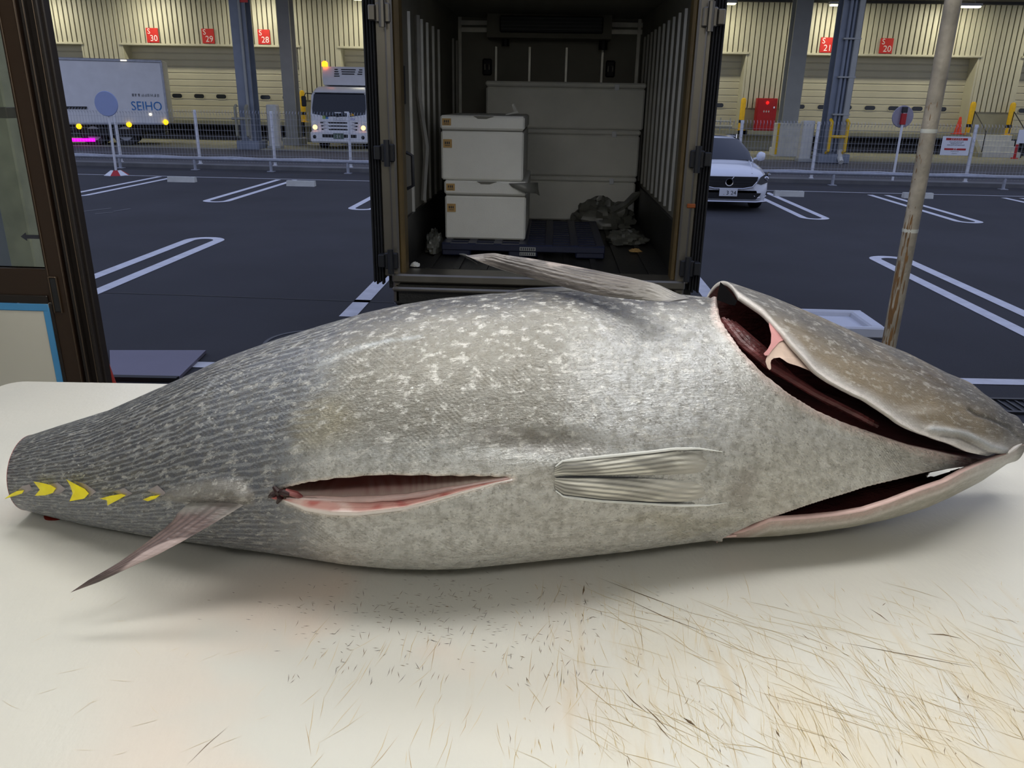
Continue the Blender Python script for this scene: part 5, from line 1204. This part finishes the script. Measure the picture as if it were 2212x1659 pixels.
def shell(a0, a1, n, name, label):
    tt = np.linspace(0, 1, n); tt = 1-(1-tt)**1.7 if name == 'head' else tt**1.0
    A_ = a0[:, None]+(a1-a0)[:, None]*tt
    R2 = np.repeat(hR[:, None], n, 1)
    P_ = np.stack([np.repeat(Xh[:, None], n, 1), hy[:, None]+R2*np.cos(A_), hz[:, None]+R2*np.sin(A_)], -1)
    x_, y_ = kproj(P_); fc = ((np.array([0, 0, HC])-P_)*np.stack([0*A_, np.cos(A_), np.sin(A_)], -1)).sum(-1) > -.01
    # jaw, cheek plates and mouth grooves
    gr = np.zeros_like(x_)
    for ln, dp_, wd in (([(2093, 884), (2110, 896), (2140, 905), (2180, 925), (2200, 945)], .0035, 4.), ([(1985, 800), (2040, 836), (2070, 850)], .002, 5.), ([(1700, 700), (1850, 772), (1960, 800), (2030, 838)], .0018, 4.), ([(2035, 940), (2075, 945), (2110, 962), (2150, 981)], .004, 5.)):
        gr = gr+dp_*np.exp(-(pdist(x_, y_, ln)/wd)**2)*fc
    gr = gr-.006*np.exp(-(pdist(x_, y_, [(2011, 927), (2049, 931), (2085, 938), (2110, 949), (2140, 965), (2170, 972)])/8)**2)*fc
    gr = gr-.003*np.exp(-(pdist(x_, y_, [(1690, 732), (1760, 812), (1870, 872), (1960, 932)])/14)**2)*fc
    R2 = np.maximum(R2-gr*np.clip(hR[:, None]/.05, 0, 1), .002)
    P_[..., 1] = hy[:, None]+R2*np.cos(A_); P_[..., 2] = np.maximum(hz[:, None]+R2*np.sin(A_), ZB_T+.002)
    C = np.ones(x_.shape+(3,))*np.array(lin((128, 115, 95)))
    wb = 14*vnoise(P_, 34, 6)
    if name == 'head':
        tp = np.interp(x_, *HTOP)
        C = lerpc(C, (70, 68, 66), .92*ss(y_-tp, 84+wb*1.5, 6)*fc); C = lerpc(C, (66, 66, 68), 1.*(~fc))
        C = lerpc(C, (106, 94, 77), .5*ss(vnoise(P_, 30, 8), .0, 1.1))
        fe = np.interp(x_, *FU_); dE = fe-y_
        C = lerpc(C, (196, 192, 190), .75*ss(dE, 44+wb, 6)*ss(x_, 1660, 1740)*fc)
        C = lerpc(C, (222, 214, 208), .8*ss(dE, 12, 3)*fc)
        C = lerpc(C, (190, 182, 172), .35*ss(np.hypot((x_-1985)/60, (y_-885)/16), 1.1, .3))
        C = lerpc(C, (180, 184, 188), .8*np.exp(-(pdist(x_, y_, [(2011, 927), (2049, 931), (2085, 938), (2110, 949), (2140, 965), (2170, 972)])/7)**2))
        C = lerpc(C, (40, 38, 40), .9*np.exp(-(pdist(x_, y_, [(2120, 985), (2150, 982), (2172, 976)])/6)**2)*fc)
        C = lerpc(C, (50, 48, 46), .75*np.exp(-(pdist(x_, y_, [(2093, 884), (2110, 896), (2140, 905), (2180, 925), (2200, 945)])/4)**2)*fc)
        C = lerpc(C, (84, 72, 58), .6*np.exp(-(pdist(x_, y_, [(1980, 795), (2030, 820), (2050, 832)])/9)**2)*fc)
        C = lerpc(C, (106, 102, 98), .6*ss(np.hypot((x_-2190)/30, (y_-950)/34), 1.1, .4))
        C = lerpc(C, (60, 58, 58), .7*ss(x_, 2196, 2210))
    else:
        C = C*0+np.array(lin((168, 164, 150))); fe = np.interp(x_, *FL_); dE = y_-fe
        C = lerpc(C, (150, 142, 122), .5*ss(vnoise(P_, 30, 2), 0, .8))
        C = lerpc(C, (206, 178, 170), .9*ss(dE, 24+wb*.4, 4)*fc)
        C = lerpc(C, (224, 216, 208), .7*np.exp(-((dE-17)/4)**2)*fc)
        C = lerpc(C, (200, 198, 190), .6*ss(x_, 2040, 2120)); C = lerpc(C, (90, 88, 84), .7*ss(x_, 2190, 2208))
    mb = MB().grid(fl(P_))
    hole = (sdf(x_, y_, GAPP) < 1.5) & ~fc & (x_ > 1990) & (x_ < 2100); hv = hole.ravel()
    mb.f = [q_ for q_ in mb.f if not any(hv[i] for i in q_)]; mb.m = [0]*len(mb.f)
    o = part(name, mb, [m_skin2, m_gill, m_lip], fish, local=True, smooth=0, label=label, nrm=False); o.data.shade_smooth()
    set_col(o, C.reshape(-1, 3)); FU = fuv(Xh, A_, np.full_like(A_, .2)); set_vec(o, 'fuv', FU.reshape(-1, 3))
    MK = np.stack([np.full(x_.shape, .8), 0*x_, 0*x_], -1); set_vec(o, 'msk', MK.reshape(-1, 3))
    return o, P_, x_, y_, fc
m_skin2 = skin_mat('tuna head skin', rough=.33, metal=.08, bump=.34, fleck=.5)
m_gill = mat('gill lining', (92, 48, 48), .35, var=.45, scale=16, bump=.5, bscale=50, stretch=(1, 1, 2.2))
m_lip = mat('pale pink flesh', (222, 190, 182), .35, var=.08, scale=30)
m_lipw = mat('gill cover rim', (196, 190, 184), .35, var=.10, scale=30)
def thick(o, t_, sign):
    b_ = bmesh.new(); b_.from_mesh(o.data); b_.normal_update()
    c_ = np.mean([f.normal.dot(f.calc_center_median()-Vector(fl((f.calc_center_median().x+ORG[0], float(np.interp(f.calc_center_median().x+ORG[0], Xh, hy)), float(np.interp(f.calc_center_median().x+ORG[0], Xh, hz)))))) for f in list(b_.faces)[::97]])
    if c_ < 0: bmesh.ops.reverse_faces(b_, faces=b_.faces)
    b_.to_mesh(o.data); b_.free()
    md = o.modifiers.new('thickness', 'SOLIDIFY'); md.thickness = t_; md.offset = -1; md.material_offset = 1; md.material_offset_rim = 2; md.use_even_offset = False
head, Ph, hx_, hy_, hf_ = shell(np.full(NH, BK), aU, 190, 'head', 'brown grey upper gill cover, cheek and snout')
cover, Pc, cx_, cy_, cf_ = shell(aL-2*pi, np.full(NH, BK+.002), 90, 'gill_cover', 'pale lower gill cover with pink rim')
head.data.materials[2] = m_lipw
thick(head, .007, 1); thick(cover, .009, 1)

# ---- cut flesh and white membrane inside the belly slit
def curve(pts, n):
    P = np.array(pts, float); s = np.concatenate([[0], np.cumsum(np.hypot(*np.diff(P, axis=0).T))]); t = np.linspace(0, s[-1], n)
    return np.stack([np.interp(t, s, P[:, 0]), np.interp(t, s, P[:, 1])], 1)
lowc = curve(SLL[1:], 90); memc = curve([(618, 1078), (655, 1078), (732, 1081), (803, 1080), (875, 1075), (923, 1068), (995, 1053), (1067, 1040), (1106, 1034)], 90)
rows = []; m = 9
for j in range(m):
    f = j/(m-1); q = lowc*(1-f)+memc*f; p = surf(q[:, 0], q[:, 1]); d = kray(q[:, 0], q[:, 1]); d /= np.linalg.norm(d, axis=1)[:, None]
    dep = (.0-.002+.020*ss(np.array(f), .08, 1.)+.002*sin(j*2.1))*np.sin(pi*np.linspace(.0, 1, 90)).clip(.15, 1)
    rows.append(p+d*dep[:, None] if not np.isscalar(dep) else p)
Pfl = np.array(rows); col_ = np.ones((m, 90, 3))*np.array(lin((220, 168, 158)))
nn_ = vnoise(Pfl, 120, 2)
col_ = lerpc(col_, (232, 198, 188), ss(nn_, .1, .7)); col_ = lerpc(col_, (198, 116, 108), ss(-nn_, .3, .9))
ff = np.repeat((np.arange(m)/(m-1))[:, None], 90, 1); col_ = lerpc(col_, (240, 230, 222), ss(ff, .34, .2)); col_ = lerpc(col_, (222, 196, 190), ss(ff, .82, .98))
mb = MB().grid(fl(Pfl)); o = part('cut_flesh', mb, attr_mat('wet pink flesh', .3, .6), fish, local=True, smooth=60, label='pink cut flesh with white rim along the belly slit'); set_col(o, col_.reshape(-1, 3))
o.modifiers.new('thickness', 'SOLIDIFY').thickness = .004
bc = curve(memc[5:76], 120); bp3 = surf(bc[:, 0], bc[:, 1]-2.); bd_ = kray(bc[:, 0], bc[:, 1]); bd_ /= np.linalg.norm(bd_, axis=1)[:, None]; bp3 = bp3+bd_*.0165
br = .0042+.0011*np.abs(np.sin(np.cumsum(.16+.10*vnoise(bp3, 25, 3))))
part('membrane_fold', MB().tube(fl(bp3), br*np.interp(np.arange(120), [0, 4, 90, 119], [.4, 1, 1, .3]), 9), mat('pale membrane', (206, 176, 170), .3, var=.1, scale=50), fish, local=True, smooth=80, label='pale folded membrane along the inside of the slit')
vent = MB()
for a, b_, c_ in (((592, 1052), (600, 1062), (604, 1072)), ((600, 1062), (590, 1068), (582, 1073)), ((600, 1066), (606, 1076), (599, 1086)), ((597, 1060), (612, 1064), (625, 1068))):
    vent.tube(fl(np.array([surf(*a, lift=.002), surf(*b_, lift=.005), surf(*c_, lift=.003)])), [.003, .005, .0025], 7)
part('vent', vent, mat('dark blood tissue', (44, 20, 20), .35, var=.3), fish, local=True, label='dark torn vent at the tail end of the slit')
vt = MB().tube(fl(np.array([surf(606, 1070, lift=.001), surf(620, 1062, lift=.0), surf(640, 1068, lift=-.004), surf(652, 1074, lift=-.008)])), [.003, .005, .005, .003], 7).tube(fl(np.array([surf(582, 1072, lift=.002), surf(592, 1074, lift=.003), surf(608, 1078, lift=.001)])), [.0015, .003, .003], 7)
part('vent_tissue', vt, mat('red tissue', (150, 84, 82), .3, var=.3, scale=80), fish, local=True)

# ---- fins
def ribbed(name, A_, B_, thick_, colA, colB, label, ribs=0, m=14, bulge=0., edge=None, mt=None, skew=0., fade=None, root_open=False, streak=(60, 46, 44)):
    A_ = np.asarray(A_); B_ = np.asarray(B_); n = len(A_)
    f = np.linspace(0, 1, m)[None, :, None]; P = A_[:, None]*(1-f)+B_[:, None]*f
    cr_ = np.cross(np.gradient(P, axis=0), np.gradient(P, axis=1)); cr_ /= np.linalg.norm(cr_, axis=-1)[..., None]+1e-12
    vw = np.array([0, 0, HC])-P; s_ = np.sign((cr_*vw).sum(-1).mean()); cr_ *= s_
    pr = np.sqrt(np.clip(1-(2*np.linspace(0, 1, m)-1)**2, 0, 1))[None, :, None]
    gl_ = np.linspace(0, 1, n); tp_ = np.clip(np.minimum(gl_+(1 if root_open else 0), 1-gl_)*7, .06, 1)[:, None, None]
    rb = (np.sin(np.linspace(0, 1, m)*pi*ribs)[None, :, None]*.12 if ribs else 0)
    Ff = P+cr_*(thick_*.5*pr*tp_*(1+rb)+bulge*pr*pr*tp_); Bk = P-cr_*(thick_*.5*pr*tp_)
    mb = MB().grid(fl(Ff)); mb.grid(fl(Bk)[:, ::-1])
    col_ = np.ones((n, m, 3))*np.array(lin(colA)); ff = np.repeat(np.linspace(0, 1, m)[None], n, 0); gg = np.repeat(np.linspace(0, 1, n)[:, None], m, 1)
    st = .5+.5*np.sin((ff+skew*gg)*pi*max(ribs, 6)*1.0+2*vnoise(P, 30, 4)); col_ = lerpc(col_, colB, ss(st, .35, .8)*.85); col_ = lerpc(col_, streak, .55*ss(vnoise(P*np.array([.4, 1, 1]), 90, 7), .0, .7))
    if edge: col_ = lerpc(col_, edge[0], ss(ff+.3*vnoise(P, 40, 3), edge[1], 0)*.8)
    if root_open: col_ = lerpc(col_, (158, 154, 148), ss(gg+.1*vnoise(P, 60, 6), .22, .03))
    if fade: col_ = lerpc(col_, fade, ss(gg+.12*vnoise(P, 60, 6), .55, .9))
    o = part(name, mb, mt or m_fin, fish, local=True, smooth=60, label=label); set_col(o, np.concatenate([col_.reshape(-1, 3), col_[:, ::-1].reshape(-1, 3)])); return o
m_fin = attr_mat('wet fin skin', .32, .6, .1)
_nt = m_fin.node_tree; _n = _nt.nodes.new('ShaderNodeTexNoise'); _n.inputs['Scale'].default_value = 90; _n.inputs['Detail'].default_value = 5
_t = _nt.nodes.new('ShaderNodeTexCoord'); _m = _nt.nodes.new('ShaderNodeMapping'); _m.inputs['Scale'].default_value = (.12, 1, 2.2); _m.inputs['Rotation'].default_value = (0, .2, 0)
_b = _nt.nodes.new('ShaderNodeBump'); _b.inputs['Strength'].default_value = .55; _b.inputs['Distance'].default_value = .004
_nt.links.new(_t.outputs['Object'], _m.inputs[0]); _nt.links.new(_m.outputs[0], _n.inputs['Vector']); _nt.links.new(_n.outputs['Fac'], _b.inputs['Height']); _nt.links.new(_b.outputs[0], _nt.nodes['Principled BSDF'].inputs['Normal'])
# pectoral fin rising behind the flank, sickle shaped, pointing to the tail
up_ = curve([(1006, 552), (1060, 553), (1150, 561), (1230, 574), (1300, 588), (1370, 603), (1430, 622), (1492, 645)], 60)
lo_ = curve([(1006, 552), (1040, 566), (1085, 582), (1150, 601), (1240, 626), (1290, 637), (1340, 643), (1400, 648), (1446, 652)], 60)
yb_ = np.interp(np.linspace(0, 1, 60), [0, .6, 1], [1.42, 1.25, 1.16]); 
def on_depth(q, yv): return np.stack([k_on_y(a, b_, c_) for (a, b_), c_ in zip(q, yv)])
ribbed('pectoral_fin', on_depth(up_, yb_+.0), on_depth(lo_, yb_-.03), .012, (80, 74, 72), (116, 109, 104), 'streaked grey pectoral fin standing above the flank', ribs=15, m=34, bulge=.008, edge=((156, 144, 138), .15), streak=(44, 38, 38), fade=(116, 112, 106))
tp2 = MB(); yv = 1.40
for a, b_ in (((1008, 553), (992, 549)), ((1016, 558), (1000, 552)), ((1024, 563), (1006, 556)), ((1032, 568), (1014, 560))):
    tp2.tube([fl(k_on_y(*a, yv)), fl(k_on_y((a[0]+b_[0])/2, (a[1]+b_[1])/2-1, yv)), fl(k_on_y(*b_, yv))], [.003, .002, .0008], 6)
part('fin_ray_tip', tp2, m_blk2, fish, local=True, kind='stuff', label='frayed dark fin ray tips')
# dark strip put in for the shadowed gap under the pectoral fin
da = curve([(1075, 640), (1130, 634), (1200, 632), (1275, 636)], 24); db_ = curve([(1075, 640), (1140, 626), (1215, 622), (1278, 630)], 24)
ribbed('fin_shadow_strip', on_depth(da, np.full(24, 1.34)), on_depth(db_, np.full(24, 1.36)), .012, (30, 30, 34), (48, 48, 54), 'dark strip standing for the shadow gap under the pectoral fin', m=8)
# anal fin
le = curve([(541, 1082), (456, 1134), (395, 1169), (342, 1197), (285, 1223), (218, 1254), (152, 1280)], 60)
te = curve([(418, 1078), (399, 1094), (384, 1108), (373, 1125), (342, 1152), (301, 1184), (253, 1219), (202, 1250), (152, 1280)], 60)
def lifted(q, hs):
    out = []
    for i, (a, b_) in enumerate(q):
        f = i/(len(q)-1); base = surf(np.array(a), np.array(min(b_, 1150))); d = kray(a, b_)
        d0 = np.linalg.norm(surf(np.array(q[0][0]), np.array(q[0][1]))-np.array([0, 0, HC])); d1 = np.linalg.norm(k_on_z(152, 1280, ZB_T+.055)-np.array([0, 0, HC]))
        out.append(np.array([0, 0, HC])+d/np.linalg.norm(d)*((d0+.010)*(1-f)+d1*f-hs*sin(pi*f)))
    return np.array(out)
ribbed('anal_fin', lifted(le, .012), lifted(te, .012), .008, (118, 100, 97), (90, 78, 77), 'pinkish brown sickle shaped anal fin pointing towards us', ribs=11, m=26, bulge=.002, edge=((196, 176, 172), .12), streak=(60, 48, 48), root_open=True)
# pelvic fins folded into their groove
pa = curve([(1197, 1028), (1300, 1027), (1400, 1026), (1500, 1024), (1548, 1020)], 60); pb_ = curve([(1199, 1010), (1215, 998), (1300, 990), (1400, 980), (1450, 974), (1500, 976), (1548, 992)], 60)
pc = curve([(1197, 1033), (1300, 1033), (1400, 1034), (1500, 1038), (1545, 1042)], 60); pd_ = curve([(1199, 1056), (1217, 1069), (1300, 1079), (1400, 1084), (1455, 1087), (1500, 1086), (1540, 1076)], 60)
def on_s(q, lf): return surf(q[:, 0], q[:, 1], lift=lf+np.interp(np.linspace(0, 1, len(q)), [0, .6, 1], [0, 0, -.006]))
ribbed('pelvic_fin', on_s(pb_, .0005), on_s(pa, -.001), .004, (232, 229, 216), (128, 126, 118), 'pale upper pelvic fin folded flat', ribs=9, m=30, bulge=.003, skew=.5, fade=(178, 175, 166), streak=(92, 90, 86))
ribbed('pelvic_fin', on_s(pd_, .0005), on_s(pc, -.001), .004, (234, 230, 216), (130, 128, 120), 'pale lower pelvic fin folded flat', ribs=9, m=30, bulge=.003, skew=.5, fade=(178, 175, 166), streak=(92, 90, 86))
for ln in ([(1204, 1004), (1300, 990), (1400, 980.5), (1460, 973), (1530, 972)], [(1204, 1066), (1300, 1079), (1400, 1085), (1500, 1087)], [(1198, 1030), (1240, 1030), (1330, 1031), (1380, 1030)]):
    qq = curve(ln, 30); part('fin_crease', MB().tube(fl(surf(qq[:, 0], qq[:, 1], lift=.0004)), np.interp(np.arange(30), [0, 6, 20, 29], [.0004, .0016, .0014, .0003]), 6), m_blk2, fish, local=True)
for ln in ([(1200, 1008), (1215, 996), (1300, 987), (1400, 977), (1455, 970), (1510, 969), (1560, 976)], [(1200, 1060), (1217, 1073), (1300, 1082), (1400, 1088), (1460, 1092), (1530, 1092), (1570, 1086)]):
    q = curve(ln, 40); part('fin_edge', MB().tube(fl(surf(q[:, 0], q[:, 1], lift=.0008)), np.interp(np.arange(40), [0, 5, 30, 39], [.001, .0026, .0024, .0006]), 7), mat('white fin edge', (220, 220, 214), .28, var=.05), fish, local=True)
# finlets
m_fly = mat('yellow finlet', (255, 232, 16), .4, var=.08, scale=40); m_flb = mat('silver finlet base', (150, 140, 140), .35, var=.12, scale=50)
FLT = [([(9, 1078), (22, 1068), (36, 1061), (52, 1059), (48, 1066), (30, 1072)], [(36, 1062), (48, 1050), (64, 1046), (70, 1058), (52, 1066)], .016, 'yellow finlet at the cut tail end, dull side on'),
       ([(72, 1040), (90, 1043), (110, 1048), (121, 1055), (114, 1065), (98, 1070), (75, 1071), (86, 1058)], [(106, 1046), (124, 1042), (142, 1056), (128, 1068), (112, 1066)], .02, 'yellow finlet, second from the cut end'),
       ([(143, 1035), (165, 1047), (183, 1056), (192, 1066), (182, 1077), (150, 1083), (157, 1066), (152, 1050)], [(156, 1037), (186, 1046), (208, 1062), (192, 1074), (186, 1058)], .022, 'largest yellow finlet, third from the cut end'),
       ([(215, 1077), (238, 1071), (262, 1067), (272, 1070), (255, 1080), (232, 1092), (231, 1081)], [(244, 1062), (268, 1054), (286, 1066), (270, 1074), (258, 1068)], .018, 'yellow finlet, fourth from the cut end'),
       ([(308, 1079), (326, 1072), (346, 1069), (336, 1077), (319, 1083)], [(318, 1060), (340, 1048), (362, 1068), (346, 1072), (334, 1068)], .012, 'small yellow finlet next to the anal fin')]
def plate(q, l0, l1, root):
    q = np.array(q, float); d_ = np.hypot(*(q-np.array(root)).T); d_ = d_/d_.max()
    A_ = np.array([surf(a, b_, lift=0.)+0 for a, b_ in q]); dv = kray(q[:, 0], q[:, 1]); dv /= np.linalg.norm(dv, axis=1)[:, None]
    up = A_-dv*(l0+(l1-l0)*d_)[:, None]; lo = A_-dv*((l0+(l1-l0)*d_)*.55-.003)[:, None]; n = len(q)
    # inner, slightly domed centre
    c0 = up.mean(0)-dv.mean(0)*.002
    return MB().add(fl(np.concatenate([up, lo, [c0]])), [(i, (i+1) % n, 2*n) for i in range(n)]+[(i, n+i, n+(i+1) % n, (i+1) % n) for i in range(n)]+[tuple(range(n, 2*n))])
for ye, ba, hh, lb in FLT:
    root = (max(p[0] for p in ba), np.mean([p[1] for p in ba]))
    f_ = part('finlet', plate(ye, .002, hh, root), m_fly, fish, local=True, smooth=50, label=lb)
    part('finlet_base', plate(ba, .0005, .003, root), m_flb, f_, local=True, smooth=60)

# ---- membranes hanging in the upper gill opening
def flap(q, depth, th, col, name, label):
    q = curve(q+[q[0]], 60)[:-1]; P = surf(q[:, 0], q[:, 1], Xh, hy, hz, hR); d = kray(q[:, 0], q[:, 1]); d /= np.linalg.norm(d, axis=1)[:, None]
    c = q.mean(0); n = len(q); rings = []
    for f, z_ in ((1., 0.), (.86, -.003), (.5, -.005)):
        qq = c+(q-c)*f; pp = surf(qq[:, 0], qq[:, 1], Xh, hy, hz, hR); rings.append(pp+d*(depth+z_))
    from mathutils.geometry import tessellate_polygon
    tri = tessellate_polygon([[Vector((a, b_, 0)) for a, b_ in q]])
    front = P+d*depth; back = P+d*(depth+th)
    mb = MB().add(fl(np.concatenate([front, back])), [tuple(t) for t in tri]+[tuple(n+i for i in t[::-1]) for t in tri]+[(i, (i+1) % n, n+(i+1) % n, n+i) for i in range(n)])
    o = part(name, mb, col, fish, local=True, smooth=40, label=label)
    return o
m_mem = mat('translucent gill membrane', (206, 182, 166), .25, var=.14, scale=26, bump=.3, bscale=40); m_mem2 = mat('pink gill membrane', (196, 140, 138), .3, var=.16, scale=40)
flap([(1700, 728), (1709, 746), (1734, 775), (1762, 806), (1790, 826), (1747, 800), (1725, 791), (1702, 784), (1685, 772), (1671, 774), (1664, 780), (1666, 796), (1664, 801), (1658, 795), (1653, 779), (1659, 766), (1673, 749), (1686, 735)], .012, .006, m_mem, 'gill_membrane', 'pale hooked gill membrane hanging in the upper opening')
flap([(1662, 690), (1676, 704), (1692, 724), (1698, 733), (1684, 738), (1668, 756), (1659, 768), (1652, 768), (1649, 764), (1658, 755), (1665, 742), (1666, 722), (1661, 702)], .008, .006, m_mem2, 'gill_membrane', 'pink fold above the hooked membrane')
dk = [(1556, 609), (1566, 618), (1580, 634), (1592, 650), (1588, 660), (1576, 658), (1560, 652), (1549, 648), (1551, 630)]
flap(dk, .012, .01, mat('black gill skin', (14, 13, 14), .95, var=0, spec=0.), 'gill_patch', 'black patch at the top of the gill opening')
# gill arches in the dark: ridged curved rods
ga = MB()
for off in (0, 16, 32, 48):
    q = curve([(1560+off*.5, 690+off*.2), (1600+off, 740+off*.3), (1660+off, 790+off*.5), (1760+off, 850+off*.6), (1860+off*.7, 900+off*.4)], 30)
    P = surf(q[:, 0], q[:, 1], Xh, hy, hz, hR); d = kray(q[:, 0], q[:, 1]); d /= np.linalg.norm(d, axis=1)[:, None]; P = P+d*(.055+.0006*off)
    ga.tube(fl(P), .006, 7)
part('gill_arch', ga, m_gill, fish, local=True, kind='stuff', label='dark red gill arches inside the opening')
q = curve([(1590, 1157), (1562, 1158), (1556, 1162), (1548, 1172)], 12); part('loose_strand', MB().tube(fl(surf(q[:, 0], q[:, 1], Xh, hy, hz, hR, .002)), [.002]*10+[.0015, .001], 6), m_lip, fish, local=True)
# lip band where the jaws meet
q = curve([(2176, 980), (2188, 971), (2198, 964), (2207, 959)], 14); part('lip', MB().tube(fl(surf(q[:, 0], q[:, 1], Xh, hy, hz, hR, .0005)), np.interp(np.arange(14), [0, 7, 13], [.002, .004, .001]), 8), m_lipw, fish, local=True)
